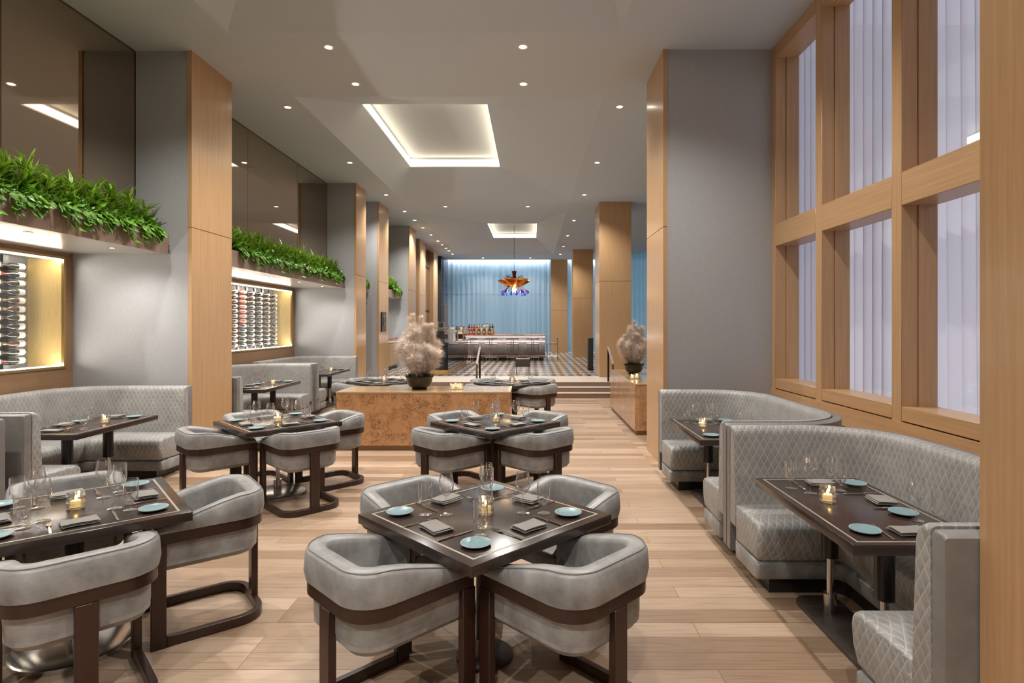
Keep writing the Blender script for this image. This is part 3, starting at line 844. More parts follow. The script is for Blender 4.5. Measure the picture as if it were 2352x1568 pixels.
# free-standing diamond tables: centre, yaw offset, description, chair tweaks {seat: (d, lateral, yaw)}
TABS = [
 ((-.25, 3.07), 0, 'front middle table', {}),
 ((-.378, 5.99), 0, 'middle table before the burl console', {}),
 ((-2.64, 6.02), 0, 'left table before the burl console', {}),
 ((-2.49, 3.16), -4, 'front left table', {'far right': (.90, -.07, -3), 'near right': (.90, -.02, 3)}),
 ((-2.63, 10.30), 0, 'left table behind the burl console', {}),
 ((-.35, 10.12), 0, 'middle table behind the burl console', {}),
]
seatnames = {'near right': -45, 'near left': -135, 'far left': 135, 'far right': 45}
for (c, off, desc, tw) in TABS:
    place(SQD if desc in ('left table before the burl console', 'front left table') else SQT, USED, (c[0], c[1], 0), R(45+off), f'dark square dining table, the {desc}', 'square dining tables')
    place(VOT, USED, (c[0]+.005, c[1], .7515), rnd.uniform(0,1), f'lit cut glass votive candle on the {desc}', 'votive candles')
    for s, ang in seatnames.items():
        a = R(ang+off); d, lat, yw = tw.get(s, (.885, 0, 0))
        d -= .30      # chair origin to its back
        # unit vectors as in setting()
        fx, fy = -cos(a), -sin(a); rx, ry = fy, -fx
        x = c[0] + cos(a)*d + rx*lat; y = c[1] + sin(a)*d + ry*lat
        place(CHAIR, USED, (x, y, 0), a + pi/2 + R(yw), f'grey leather barrel chair, {s} side of the {desc}', 'barrel dining chairs')
        setting(c[0], c[1], a, .475, f'{s} side', desc)

# ------------------------------------------------------------------ booths
def make_booth(L, D, desc, face):
    """local: length along x, opens towards +y (front edge y=0), back at y=-D"""
    t = thing('banquette_booth', '', 'booth'); a = L/2; rr = min(.62, D-.1)
    T = .17
    path = upath(a, 0, -D, rr, na=16, ns=8, nb=8)
    def sec(p):
        return [(-T-.012,.30),(-T-.008,.50),(-T+.012,.96),(-T+.026,1.0),(-T+.055,1.018),(-.075,1.018),(-.07,.30)]
    MB().sweep(path, sec, endround=.022).build('back_cushion', M['quilt'], t, smooth=True, angle=45)
    MB().sweep(path, lambda p: [(-.0685,.10),(-.0685,1.0),(-.06,1.012),(-.015,1.012),(0,1.0),(0,.10)], endround=.012).build('outer_shell', M['leather_shaded'], t, smooth=True, angle=50)
    S = .45
    # the seat: path along its front edge (inner), swept to the back cushion
    ins = T + S
    pin = upath(a-T, 0, -D+T, max(rr-T, .05), na=16, ns=8, nb=8)
    def seat(p):
        return [(0,.22),(0,.47),(-S+.16,.482),(-S+.07,.474),(-S+.03,.458),(-S+.008,.435),(-S,.40),(-S+.015,.30),(-S+.06,.225)]
    MB().sweep(pin, seat, endround=.035).build('seat_cushion', M['quilt'], t, smooth=True, angle=50)
    MB().sweep(pin, lambda p: [(0,.10),(0,.219),(-S+.075,.219),(-S+.05,.20),(-S+.05,.13),(-S+.07,.10)], endround=.02).build('seat_base', M['leather'], t, smooth=True, angle=50)
    pk = upath(a-.10, -.10, -D+.10, max(rr-.1,.05), na=12)
    MB().sweep(pk, lambda p: [(0,0),(0,.10),(-.42,.10),(-.42,0)]).build('plinth', M['black'], t)
    t['label'] = desc
    t['group'] = 'curved banquette booths'
    return t
def booth(yc, L, side, D, desc):
    t = make_booth(L, D, desc, side)
    if side > 0: t.location = (1.45, yc, 0); t.rotation_euler = (0,0,pi/2)      # opens to -x
    else: t.location = (-4.16, yc, 0); t.rotation_euler = (0,0,-pi/2)            # opens to +x
    return t
booth(3.175, 2.28, 1, 1.11, 'curved quilted grey leather booth nearest the camera on the right')
booth(5.495, 2.33, 1, 1.11, 'curved quilted grey leather booth on the right beside the tall grey column')
booth(5.925, 2.35, -1, 1.46, 'large curved quilted booth below the near wine niche on the left')
booth(3.48, 2.2, -1, 1.46, 'curved quilted booth at the left frame edge, only its end showing')
booth(9.61, 2.86, -1, 1.46, 'curved quilted booth in the second bay nearer the oak column')
booth(12.50, 2.68, -1, 1.46, 'curved quilted booth at the far end of the second bay')

booth_tabs = [
 (1.79, 3.215, 1, 'near right booth table', 0.0),
 (1.79, 5.62, 1, 'far right booth table', 0.0),
 (-4.48, 5.86, -1, 'near left booth table', 0.0),
 (-4.46, 9.65, -1, 'second left booth table', 0.0),
 (-4.46, 12.45, -1, 'farthest left booth table', 0.0),
]
for (x, y, side, desc, _) in booth_tabs:
    o = place(BT, USED, (x, y, 0), 0 if side > 0 else pi, f'dark rectangular {desc} on two black legs', 'booth tables')
    if y > 8: o.scale = (1, 1.22, 1)
    ky = 1.22 if y > 8 else 1.0
    place(VOT, USED, (x-.12*side, y+.06, .7515), 1, f'lit cut glass votive candle on the {desc}', 'votive candles')
    # sitters: far arm (+y), near arm (-y), back (window or wall side)
    setting(x, y, pi/2, .58*ky, 'far seat', desc, lat=-.02*side, plate_l=-.20*1)
    setting(x, y, -pi/2, .58*ky, 'near seat', desc, lat=.02*side, plate_l=-.20)
    setting(x, y, 0 if side > 0 else pi, .33, 'back seat', desc, lat=.06 if side > 0 else .09, plate_l=-.21)

# ------------------------------------------------------------------ burl consoles, planters of pampas
def console(label, x0, y0, x1, y1, flap=False):
    t = thing('burl_console', label, 'console', ((x0+x1)/2, (y0+y1)/2, 0), group='burl consoles')
    hx, hy = (x1-x0)/2, (y1-y0)/2
    MB().box(-hx+.03,-hy+.03,0,hx-.03,hy-.03,.07).build('plinth', M['bronze'], t)
    MB().box(-hx,-hy,.07,hx,hy,.795).build('body', M['burl'], t, bevel=.003, bseg=1)
    MB().box(-hx-.004,-hy-.004,.795,hx+.004,hy+.004,.82).build('top', M['burl_top'], t, bevel=.003, bseg=1)
    if flap:
        f = MB(); f.box(hx-.62,-.12,.8195,hx-.13,.16,.8215)
        fl = f.build('access_lid', M['inlay'], t)
        MB().box(hx-.60,-.10,.8200,hx-.15,.14,.8225).build('lid_panel', M['burl_top'], fl)
    return t
console('long burl wood console in the middle of the room carrying pampas grass', -2.725, 8.07, -.305, 8.8, True)
console('burl wood console beside the right grey column', 1.63, 9.2, 2.4, 12.1)

def plume_mesh(length, spread, n, seed):
    r = random.Random(seed); m = MB()
    m.m = 1; m.tube([(0,0,-.02),(0,0,length*.92)], .0022, 5, cap=False)
    for i in range(n):
        u = r.random(); z = length*(u**.95)
        taper = (1-u)**.5*(.35+.65*min(1, u*4+.35))
        l = (.05 + .15*r.random()**1.4)*spread*(.4+.6*taper)
        a = r.uniform(0, 2*pi); tilt = r.uniform(.12, .75); ca, sa = cos(a), sin(a)
        d = Vector((ca*tilt, sa*tilt, 1.0)).normalized()
        p0 = Vector((ca*.004,sa*.004,z)); p1 = p0 + d*l*.5; d2 = (d + Vector((ca*.35, sa*.35, -.22))).normalized(); p2 = p1 + d2*l*.35
        p3 = p2 + (d2 + Vector((ca*.5, sa*.5, -.6))).normalized()*l*.25
        a2 = a + r.uniform(-.9, .9); w = Vector((-sin(a2), cos(a2), 0))*.0008
        b = len(m.v); m.m = 1 if r.random() < .7 - .6*u else 0
        m.v += [tuple(p0-w), tuple(p0+w), tuple(p1+w), tuple(p1-w), tuple(p2-w*.7), tuple(p2+w*.7), tuple(p3)]
        m.face((b,b+1,b+2,b+3)); m.m = 0; m.face((b+3,b+2,b+5,b+4)); m.face((b+4,b+5,b+6))
    return m.mesh('plume', [M['pampas'], M['pampas_dark']])
PL = [plume_mesh(.50, .9, 2600, 1), plume_mesh(.44, 1.15, 2200, 2), plume_mesh(.38, 1.3, 2000, 3)]
def succ_mesh():
    r = random.Random(9); m = MB()
    for i in range(90):
        a = r.uniform(0, 2*pi); rad = r.uniform(.06, .185); x, y = rad*cos(a), rad*sin(a); h = r.uniform(.04,.075); w = .022
        d = Vector((cos(a), sin(a), 0)); s = Vector((-sin(a), cos(a), 0))*w
        p = Vector((x,y,.175)); q = p + d*.02 + Vector((0,0,h*.6)); e = p + d*.045 + Vector((0,0,h))
        b = len(m.v); m.v += [tuple(p-s*.4),tuple(p+s*.4),tuple(q+s),tuple(q-s),tuple(e)]
        m.face((b,b+1,b+2,b+3), ((.2,0),(.8,0),(1,.5),(0,.5))); m.face((b+3,b+2,b+4), ((0,.5),(1,.5),(.5,1)))
    return m
def pampas(label, loc, k, seed, tall):
    t = thing('pampas_planter', label, 'plant', loc, group='pampas arrangements')
    t.scale = (k,k,k); r = random.Random(seed)
    b = MB().lathe([(0,0),(.105,0),(.115,.012),(.10,.022),(.15,.05),(.178,.10),(.187,.165),(.205,.178),(.205,.19),(.190,.192),(.178,.165),(0,.16)], 32)
    b.build('bowl', M['bowl'], t, smooth=True, angle=50)
    succ_mesh().build('succulents', M['succulent'], t)
    spec = [(0,-5,.62),(3,4,.56),(12,70,.50)] if tall else [(2,10,.60),(6,150,.5),(8,-60,.52)]
    for (tilt, az, z0) in spec:
        o = link('plume', PL[0], t); o.location = (.02*cos(R(az))-.03, .02*sin(R(az)), z0); o.rotation_euler = Euler((0, R(tilt), R(az)))
        o.scale = (1.05,1.05,.92)
        if az == 70: o.location = (.14, 0, .46); o.rotation_euler = (0, R(4), 0)
        if az == -5: o.location = (-.10, 0, .60)
        if az == 4: o.location = (.0, 0, .57)
    n = 48
    for i in range(n):
        u = i/(n-1); az = i*2.39996 + r.uniform(-.3,.3)
        o = link('plume', PL[2 if u < .45 else 1], t)
        rad = .075 - .045*u
        o.location = (rad*cos(az), rad*sin(az), .18 + .29*u + r.uniform(-.03,.03)); o.rotation_euler = Euler((0, R(31 - 27*u + r.uniform(-6,6)), az))
        k2 = r.uniform(.88,1.15); o.scale = (k2*1.1, k2*1.1, k2)
    return t
pampas('tall beige pampas grass in a bronze bowl on the middle console', (-1.63, 8.40, .822), 1.0, 3, True)
pampas('shorter grey beige pampas grass in a dark bowl on the right console', (1.93, 11.0, .822), .93, 8, False)
for k, (x, y, lab) in enumerate([(-1.135, 8.33, 'lit cut glass votive at left of the trio on the middle console'), (-1.03, 8.33, 'lit cut glass votive at right of the trio on the middle console'), (-1.08, 8.42, 'lit cut glass votive at the back of the trio on the middle console'),
                                 (1.72, 9.95, 'lit cut glass votive at left of the pair on the right console'), (1.81, 10.05, 'lit cut glass votive at right of the pair on the right console')]):
    place(VOT, USED, (x, y, .8235), k, lab, 'votive candles')

# ------------------------------------------------------------------ plants in the planter ledges
def strip_leaf(m, base, az, tilt, L, w, droop, n=5):
    p = Vector(base); ang = tilt
    side = Vector((-sin(az), cos(az), 0)); prev = None; b0 = None
    for i in range(n+1):
        u = i/n; ww = w*(.45+1.1*u if u < .5 else (1.0-u)*2.0)*.5
        if i == n: ww = .0008
        b = len(m.v); m.v += [tuple(p-side*ww), tuple(p+side*ww)]
        if i: m.face((b-2, b-1, b+1, b), ((0,(i-1)/n),(1,(i-1)/n),(1,u),(0,u)))
        d = Vector((cos(az)*sin(ang), sin(az)*sin(ang), cos(ang)))
        p = p + d*(L/n); ang += droop/n
def dracaena_mesh(seed):
    r = random.Random(seed); m = MB()
    heads = [(-.05,-.06,.15), (.03,.07,.21), (.07,-.05,.09)]
    for i in range(96):
        az = r.uniform(0, 2*pi)
        hx, hy, hz = heads[i % 3]; h = hz + r.uniform(-.05, .08)
        strip_leaf(m, (hx + r.uniform(-.015,.015), hy + r.uniform(-.015,.015), h), az, r.uniform(.10,1.15), r.uniform(.18,.32), r.uniform(.026,.040), r.uniform(.6,1.5))
    m.v = [(max(x, -.185), min(max(y, -.30), .22), z) for x, y, z in m.v]
    return m.mesh('foliage', M['dracaena'])
def pothos_mesh(seed):
    """trails over the +x edge"""
    r = random.Random(seed); m = MB(); st = MB()
    for v in range(10):
        y = r.uniform(-.125,.125); p = Vector((r.uniform(-.08,.05), y, .06+r.uniform(0,.10))); pts = [p.copy()]
        n = r.randint(4, 9)
        for i in range(n):
            if p.x < .215: p = p + Vector((.05, r.uniform(-.02,.02), .015 - .012*i)); p.z = max(p.z, .09)
            else: p = p + Vector((r.uniform(-.002,.014), r.uniform(-.022,.022), -.038)); p.z = max(p.z, -.11)
            pts.append(p.copy())
            for q in range(2):
                s = r.uniform(.030,.052); hang = p.x > .19
                d = Vector((r.uniform(.15,.6), r.uniform(-.75,.75), r.uniform(-1,-.35) if hang else r.uniform(-.25,.45))).normalized()
                sd = d.cross(Vector((1, r.uniform(-.5,.5), r.uniform(.2,1.2)) if hang else (r.uniform(.2,.9), r.uniform(-.4,.4), 1))).normalized()
                up = -sd.cross(d)
                base = p + d*.015
                P = [base, base+d*.25*s+sd*.62*s-up*.05*s, base+d*1.0*s+sd*.55*s, base+d*2.0*s-up*.25*s, base+d*1.0*s-sd*.55*s, base+d*.25*s-sd*.62*s-up*.05*s]
                P[0] = P[0]+d*.15*s; c = base+d*.9*s-up*.14*s
                b = len(m.v); m.v += [tuple(z) for z in P]+[tuple(c)]
                UV = [(.5,0),(0,.2),(0,.6),(.5,1),(1,.6),(1,.2)]
                for k in range(6):
                    l = (k+1) % 6; m.face((b+k,b+l,b+6), (UV[k],UV[l],(.5,.5)))
        st.tube(pts, .0022, 4, cap=False)
    fix = lambda x, y, z: (x, y, max(z, .074 if x < .206 else -.165))
    m.v = [fix(*q) for q in m.v]; st.v = [fix(*q) for q in st.v]
    return m.mesh('foliage', M['pothos']), st.mesh('vine', M['stem'])
DR = []
for s in range(5):
    t = thing('dracaena_plant', '', 'plant'); link('foliage', dracaena_mesh(20+s), t); DR.append(t)
PO = []
for s in range(3):
    t = thing('pothos_plant', '', 'plant'); a, b = pothos_mesh(40+s); link('foliage', a, t); link('vine', b, t); PO.append(t)
def plant_row(ya, yb, pitch, desc):
    n = int((yb-ya)/pitch)+1
    names = ordn + ['thirteenth','fourteenth','fifteenth','sixteenth','seventeenth','eighteenth']
    for i in range(n):
        y = yb - i*pitch
        sc = rnd.uniform(.9,1.08)
        o = place(DR[(i*7) % 5], USED, (-4.69, y, 2.825), 0, f'spiky green dracaena, {names[i]} from the planter end, {desc}', 'dracaenas in the planters'); o.scale = (1,1,sc*1.12)
        o = place(PO[(i*5) % 3], USED, (-4.69, y+.03, 2.81), rnd.uniform(-.15,.15), f'trailing green pothos, {names[i]} from the planter end, {desc}', 'pothos in the planters')
plant_row(3.65, 6.90, .27, 'bay nearest the camera')
plant_row(8.75, 13.6, .31, 'second bay')
plant_row(15.1, 15.7, .3, 'narrow third bay')
plant_row(18.6, 19.62, .3, 'fourth bay')

# ------------------------------------------------------------------ wine racks
def make_bottle(glass, foil, scale=1.0):
    t = thing('wine_bottle', '', 'wine bottle')
    Mx = Matrix.Rotation(R(90), 4, 'X')       # +z of the lathe points to -y: neck towards -y
    gb = MB().lathe([(0,0),(.034,0),(.0385,.006),(.0385,.19),(.034,.205),(.018,.232),(.0145,.245),(.0145,.262)], 16, c=(0,0,-.15), M=Mx).build('glass_body', glass, t, smooth=True)
    MB().lathe([(.0152,.255),(.0152,.298),(.0,.300)], 14, c=(0,0,-.15), M=Mx).build('capsule', foil, gb, smooth=True)
    MB().lathe([(.0391,.035),(.0391,.115)], 16, c=(0,0,-.15), M=Mx).build('paper_label', M['paper'], gb, smooth=True)
    return t
BOT = {'dark': make_bottle(M['bottle_dark'], M['foil_black']), 'red': make_bottle(M['bottle_dark'], M['foil_red']), 'gold': make_bottle(M['bottle_brown'], M['foil_gold']), 'rose': make_bottle(M['bottle_rose'], M['foil_red'])}
lbl = {'dark': 'black capsule wine bottle', 'red': 'red capsule wine bottle', 'gold': 'gold capsule wine bottle', 'rose': 'pink rosé wine bottle'}
def make_post():
    t = thing('bottle_rack_post', '', 'bottle rack')
    MB().box(-.02,-.034,.001,.015,.034,1.305).build('post', M['blackmetal'], t)
    for k in range(12):
        p = MB(); p.tube([(.015,-.02,.052+k*.0985),(.10,-.02,.052+k*.0985)], .004, 5); p.tube([(.015,.03,.052+k*.0985),(.10,.03,.052+k*.0985)], .004, 5)
        p.build('peg', M['blackmetal'], t)
    return t
POST = make_post()
def rack(desc, cols, rose=()):
    for ci, y in enumerate(cols):
        place(POST, USED, (-6.02, y-.03, 1.245), 0, f'black bottle rack post, {ordn[ci]} from right, {desc}', 'bottle rack posts')
        for k in range(12):
            kind = 'rose' if (ci in rose and k < 7) else ('red' if ci in rose else rnd.choice(['dark','dark','red','gold']))
            z = 1.245 + .052 + .043 + (11-k)*.0985
            place(BOT[kind], USED, (-5.945, y, z), 0, f'{lbl[kind]}, {ordn[k]} from top, {ordn[ci]} column from right, {desc}', 'wine bottles in the niches')
rack('near wine niche', [6.65, 6.335, 6.02, 5.705])
rack('second bay wine niche', [13.33, 12.97, 12.61, 12.25, 11.89, 11.53], rose=(4,))

# ------------------------------------------------------------------ bar area
t = thing('bar_counter', 'copper topped bar with rounded grey marble front', 'bar', (-1.05, 23.1, ZF))
hw = 1.58
MB().box(-hw-.05, -.12, .97, hw+.05, 2.6, 1.02).build('countertop', M['copper'], t, bevel=.006)
prof = [(.10,.12),(.05,.2),(.02,.35),(.0,.5),(.0,.65),(.03,.78),(.10,.88),(.16,.965)]
m = MB(); b = 0
for x in (-hw, hw):
    for (y, z) in prof: m.v.append((x, y+.1, z))
n = len(prof)
for k in range(n-1): m.face((k, n+k, n+k+1, k+1))
for x0 in (0, n): pass
m.v += [(-hw,2.3,.12),(-hw,2.3,.965),(hw,2.3,.12),(hw,2.3,.965)]
m.face([*range(n), 2*n+1, 2*n]); m.face([*range(n, 2*n), 2*n+3, 2*n+2])
m.build('marble_front', M['stone_bar'], t, smooth=True, angle=40)
MB().box(-hw+.05, .25, 0, hw-.05, 2.25, .12).build('toe_kick', M['black'], t)
MB().box(-hw, -.06, .95, hw, -.03, .969).build('light_strip', M['led_bar'], t)
fr = MB(); fr.tube([(-hw,.0,.2),(hw,.0,.2)], .018, 8)
for x in (-1.5,-.9,-.3,.3,.9,1.5): fr.tube([(x,0,.2),(x,0,.0)], .012, 6)
fr.build('foot_rail', M['copper'], t, smooth=True)
sink = MB().box(.18, 1.0, 1.0205, .76, 1.4, 1.03).build('drip_tray', M['blackmetal'], t)

def make_stool():
    t = thing('bar_stool', '', 'bar stool')
    MB().box(-.24,-.20,.66,.24,.22,.71).build('seat', M['white'] if False else M['leather'], t, bevel=.015)
    MB().box(-.255,-.225,.87,.255,-.19,.905).build('backrest', M['brownleather'], t, bevel=.008)
    for x in (-.045,.045): MB().tube([(x,-.22,0),(x,-.22,.87)], .012, 6).build('rear_post', M['steel'], t, smooth=True)
    for x in (-.22,.22): MB().tube([(x,.2,0),(x,.2,.66)], .009, 6).build('front_leg', M['steel'], t, smooth=True)
    MB().tube([(-.22,.2,.18),(-.22,-.2,.18),(.22,-.2,.18),(.22,.2,.18)], .010, 6).build('footrest', M['steel'], t, smooth=True)
    return t
ST = make_stool()
for k, (x, y, rz, lab) in enumerate([(-2.34, 22.75, 0, 'bar stool at the left end of the marble bar'), (-1.60, 22.75, 0, 'second bar stool from the left along the bar front'), (-.77, 22.75, 0, 'third bar stool from the left along the bar front'), (.03, 22.75, 0, 'bar stool at the right end of the bar front'), (.82, 23.5, pi/2, 'bar stool turned sideways at the right side of the bar')]):
    place(ST, USED, (x, y, ZF), rz, lab, 'bar stools')
# spirits on the bar
def make_spirit(mat_, h, r):
    t = thing('spirit_bottle', '', 'bottle')
    MB().lathe([(0,0),(r,0),(r,h*.62),(r*.8,h*.7),(r*.32,h*.78),(r*.32,h*.93)], 12).build('glass_body', mat_, t, smooth=True)
    MB().lathe([(r*.38,h*.92),(r*.38,h),(0,h)], 10).build('stopper', M['cord'], t, smooth=True)
    MB().lathe([(r*1.01,h*.15),(r*1.01,h*.45)], 12).build('paper_label', M['paper'], t, smooth=True)
    return t
SP = [('red', make_spirit(M['liq_red'], .30, .045)), ('amber', make_spirit(M['liq_amber'], .31, .045)), ('pale', make_spirit(M['liq_clear'], .34, .05)), ('green', make_spirit(M['liq_green'], .33, .045)), ('dark brown', make_spirit(M['bottle_brown'], .32, .045))]
br = thing('bottle_tier', 'brass framed two tier bottle stand on the bar top', 'bottle stand', (-2.15, 24.1, ZF+1.021))
for (y, z) in ((0,.0),(.16,.12)):
    MB().box(-.56, y, z, .56, y+.13, z+.018).build('shelf', M['copper'], br)
f = MB()
for x in (-.56, .55): f.box(x, -.01, 0, x+.012, 0, .30); f.box(x, .275, 0, x+.012, .285, .45); 
f.box(-.56,-.012,.05,.56,-.002,.062); f.box(-.56,-.012,.28,.56,-.002,.292)
f.box(-.56, .16, 0, .56, .17, .12)
f.build('frame', M['brass'], br)
for row, (y, z, seq) in enumerate(((24.165, ZF+1.021+.019, [0,0,4,1,4,2,4,2,4,1]), (24.325, ZF+1.021+.139, [4,0,0,0,1,1,2,2,3,4]))):
    for k, s in enumerate(seq):
        nm, pr = SP[s]
        place(pr, USED, (-2.15-.49+k*.109, y, z), k, f'{nm} spirit bottle, {ordn[k]} from left {"front" if row == 0 else "back"} row of the bar stand', 'spirit bottles on the bar stand')
for k in range(7):
    nm, pr = SP[[3,2,2,4,3,2,1][k]]
    place(pr, USED, (-3.64+k*.115, 25.2, ZF+1.07), k, f'{nm} spirit bottle, {ordn[k]} from left on the low back counter', 'spirit bottles behind the bar')
bc = thing('back_counter', 'low dark back counter holding bottles left of the bar', 'counter', (-3.3, 25.2, ZF))
MB().box(-.5,-.2,0,.5,.2,1.03).build('body', M['black'], bc); MB().box(-.52,-.22,1.03,.52,.22,1.068).build('top', M['copper'], bc)
for k, x in enumerate((-1.47, -1.38, .05)):
    g = place(GOB, USED, (x, 24.0, ZF+1.0215), 0, ['empty glass on the bar top just right of the bottles', 'second empty glass right of the bottles on the bar', 'lone empty glass near the right end of the bar top'][k], 'glasses on the bar')

# stone host counter with glass display and urn
t = thing('stone_counter', 'polished black stone counter on a brass plinth at the bar entrance', 'counter', (-2.39, 16.5, ZF))
MB().box(-.8, .03, .0, -.03, 5.0, .15).build('plinth', M['brass'], t)
MB().box(-.85, 0, .15, 0, 5.1, .89).build('body', M['stone_black'], t, bevel=.004, bseg=1)
MB().box(-.87,-.02,.89,.02,5.12,.925).build('top', M['stone_black'], t, bevel=.004, bseg=1)
g = thing('glass_display_case', 'brass framed glass display case standing on the black stone counter', 'display case', (-2.62, 16.62, ZF+.926))
MB().box(-.36,0,.0,.22,.006,.42).build('glass_front', M['pane'], g)
MB().box(-.36,.5,.0,.22,.506,.42).build('glass_back', M['pane'], g)
f = MB()
for x in (-.36,.21): 
    for y in (0,.5): f.box(x,y,0,x+.012,y+.012,.42)
f.box(-.36,-.004,.41,.222,.516,.43)
f.build('frame', M['brass'], g)
MB().box(.225,.0,0,.36,.5,.40).build('side_panel', M['panelgrey'], g)
u = thing('black_urn', 'matte black flared vessel inside the glass display case', 'urn', (-2.66, 16.85, ZF+.9265))
MB().lathe([(0,0),(.15,0),(.145,.05),(.125,.2),(.11,.33),(.0,.34)], 24).build('body', M['black'], u, smooth=True)
MB().tube([(-.11,0,.22),(-.17,0,.29),(-.11,0,.31)], .016, 8).build('handle', M['black'], u, smooth=True)
u = thing('glass_box', 'small dark glass box with black core on top of the display case', 'glass box', (-2.64, 16.83, ZF+.926+.431))
MB().box(-.09,-.09,0,.09,.09,.17).build('glass_shell', M['pane'], u); MB().box(-.06,-.06,.005,.06,.06,.13).build('core', M['speaker_black'], u)
s = thing('glass_shelf_tower', 'slim brass framed glass shelf tower right of the display case', 'shelf', (-2.26+.0, 18.3, ZF+.926))
f = MB()
for x in (-.09,.09):
    for y in (-.1,.1): f.box(x-.008,y-.008,0,x+.008,y+.008,.46)
for z in (.0,.22,.45): f.box(-.098,-.108,z,.098,.108,z+.012)
f.build('frame', M['brass'], s)
for z in (.0125,.2325):
    MB().box(-.07,-.08,z,.07,.08,z+.05).build('tray', M['white'], s)

o = thing('cube_ottoman', 'dark brown leather topped cube stool on the tiled bar floor', 'stool', (-.27, 16.98, ZF))
MB().box(-.215,-.215,.22,.215,.215,.45).build('cushion', M['brownleather'], o, bevel=.015)
for sx in (-1,1):
    for sy in (-1,1): MB().box(sx*.2-.035 if sx > 0 else -.2, sy*.2-.035 if sy > 0 else -.2, 0, sx*.2 if sx > 0 else -.165, sy*.2 if sy > 0 else -.165, .22).build('leg', M['leather'], o)
o = thing('speaker_tower', 'tall slim black panel standing beside the oak column', 'speaker', (1.87, 18.6, ZF))
MB().box(-.08,-.15,.03,.08,.15,1.02).build('cabinet', M['speaker_black'], o, bevel=.006, bseg=1); MB().box(-.1,-.17,0,.1,.17,.03).build('base', M['black'], o)

# handrails at the steps
def rail(x, label):
    t = thing('handrail', label, 'handrail', (x, 13.86, 0), group='step handrails')
    MB().box(-.022, .80, ZF+.005, .022, .822, 1.18).build('post', M['blackmetal'], t)
    MB().box(-.022, -.02, 0.002, .022, .002, .82).build('post', M['bronze'], t)
    m = MB(); m.v = [(-.024,-.03,.80),(.024,-.03,.80),(.024,-.03,.825),(-.024,-.03,.825),(-.024,.84,1.175),(.024,.84,1.175),(.024,.84,1.20),(-.024,.84,1.20)]
    for q in ((0,3,2,1),(4,5,6,7),(0,1,5,4),(1,2,6,5),(2,3,7,6),(3,0,4,7)): m.face(q)
    m.build('rail', M['railmetal'], t)
rail(-1.32, 'slim wood and metal handrail at the left side of the steps'); rail(1.93, 'slim wood and metal handrail at the right side of the steps')

# service cabinet in the fourth bay, panel on the third column
t = thing('service_cabinet', 'pale wood service cabinet with copper splash beyond the third column', 'cabinet', (-5.15, 18.8, ZF))
MB().box(-.5,-.9,.1,.58,.95,.86).build('body', M['oak'], t); MB().box(-.52,-.92,.86,.6,.97,.90).build('worktop', M['white'], t)
MB().box(.50,-.9,.9,.58,.95,1.02).build('splash_panel', M['copper'], t); MB().box(-.45,-.85,0,.5,.9,.1).build('plinth', M['black'], t)
for k in range(3): MB().box(.58,-.86+.6*k,.13,.595,-.30+.6*k,.84).build('door', M['oak'], t)
t = thing('wall_panel', 'framed grey control panel with two upright handles on the third oak column', 'panel', (-4.199, 16.35, 1.56))
MB().box(0,-.24,0,.03,.24,.55).build('frame', M['blackmetal'], t); MB().box(.03,-.21,.03,.034,.21,.52).build('face_plate', M['nichegrey'], t)
for y in (-.08,.08): MB().box(.034,y-.018,.16,.06,y+.018,.42).build('handle', M['steel'], t, bevel=.004, bseg=1)
MB().box(.034,-.06,.44,.05,.06,.48).build('badge', M['steel'], t)

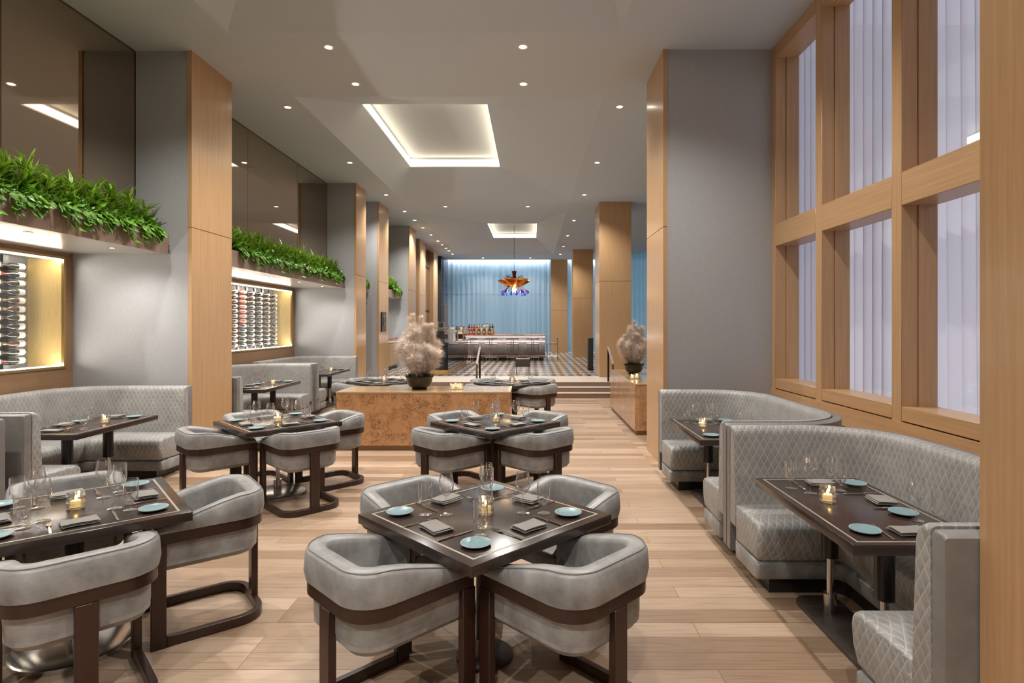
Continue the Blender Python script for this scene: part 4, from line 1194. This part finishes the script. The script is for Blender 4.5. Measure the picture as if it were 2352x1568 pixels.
# chandelier
t = thing('chandelier', 'orange copper chandelier with blue and purple glass drops above the bar', 'chandelier', (-.74, 24.05, 0))
MB().tube([(0,0,5.86),(0,0,3.98)], .01, 6).build('cord', M['cord'], t)
MB().lathe([(0,3.5),(.02,3.52),(.10,3.98),(.0,3.98)], 20).build('red_cone', M['redlamp'], t, smooth=True)
MB().lathe([(0,3.30),(.12,3.33),(.19,3.40),(.18,3.44),(.08,3.52),(0,3.52)], 28).build('hub', M['copperlamp'], t, smooth=True)
for k in range(8):
    a = 2*pi*k/8 + .2; d = Vector((cos(a), sin(a), .28 if k % 2 else .12)).normalized()
    Mx = Matrix.Translation(Vector((cos(a)*.26, sin(a)*.26, 3.52))) @ d.to_track_quat('Z', 'Y').to_matrix().to_4x4()
    sh = MB().lathe([(.19,.0),(.19,.02),(.01,.43),(.0,.44)], 22, M=Mx).build('shade', M['copperlamp'], t, smooth=True, angle=30)
    ar = MB(); c0 = Vector((cos(a)*.1, sin(a)*.1, 3.55)); ar.tube([tuple(c0), (cos(a)*.34, sin(a)*.34, 3.80), (cos(a)*.44, sin(a)*.44, 3.64)], .011, 6)
    ar.build('arm', M['blackmetal'], t, smooth=True)
MB().lathe([(0,3.12),(.06,3.135),(.095,3.20),(.085,3.27),(.04,3.32),(0,3.325)], 20).build('bulb', M['bulb'], t, smooth=True)
for k in range(14):
    a = 2*pi*k/14; tip = Vector((cos(a)*.50, sin(a)*.50, 2.98)); st_ = Vector((cos(a)*.22, sin(a)*.22, 3.38))
    if k % 3 == 0: tip = Vector((cos(a)*.58, sin(a)*.58, 3.08))
    d = (tip-st_); L = d.length; d.normalize(); q = d.to_track_quat('Z','Y').to_matrix().to_4x4(); Mx = Matrix.Translation(st_) @ q
    big = k % 3 == 0
    MB().tube([tuple(st_), tuple(st_+d*L*.6)], .009, 5).build('rod', M['blackmetal'], t)
    r0 = .075 if big else .055
    MB().lathe([(0,L*(.35 if big else .55)),(r0*.3,L*.62),(r0*.9,L*.86),(r0,L*.95),(r0*.6,L*1.03),(0,L*1.05)], 14, M=Mx).build('glass_drop', M['purpledrop'] if big else M['bluedrop'], t, smooth=True)
pl = bpy.data.lights.new('bulb_light', 'POINT'); pl.energy = 60; pl.color = (1,.6,.25); pl.shadow_soft_size = .09
o = bpy.data.objects.new('bulb_light', pl); COL.objects.link(o); o.parent = t; o.location = (0,0,3.06)

# ------------------------------------------------------------------ world and view
w = bpy.data.worlds.new('dusk'); SC.world = w; w.use_nodes = True
bg = w.node_tree.nodes['Background']; bg.inputs[0].default_value = (.55,.58,.73,1); bg.inputs[1].default_value = 1.45
SC.view_settings.view_transform = 'Standard'; SC.view_settings.look = 'None'; SC.view_settings.gamma = 1.0
SC.view_settings.use_curve_mapping = False
SC.view_settings.exposure = 0.0
cy = SC.cycles
cy.use_denoising = True
cy.max_bounces = 10; cy.diffuse_bounces = 5; cy.glossy_bounces = 5; cy.transparent_max_bounces = 24; cy.transmission_bounces = 6
cy.sample_clamp_indirect = 6.0; cy.caustics_reflective = False; cy.caustics_refractive = False
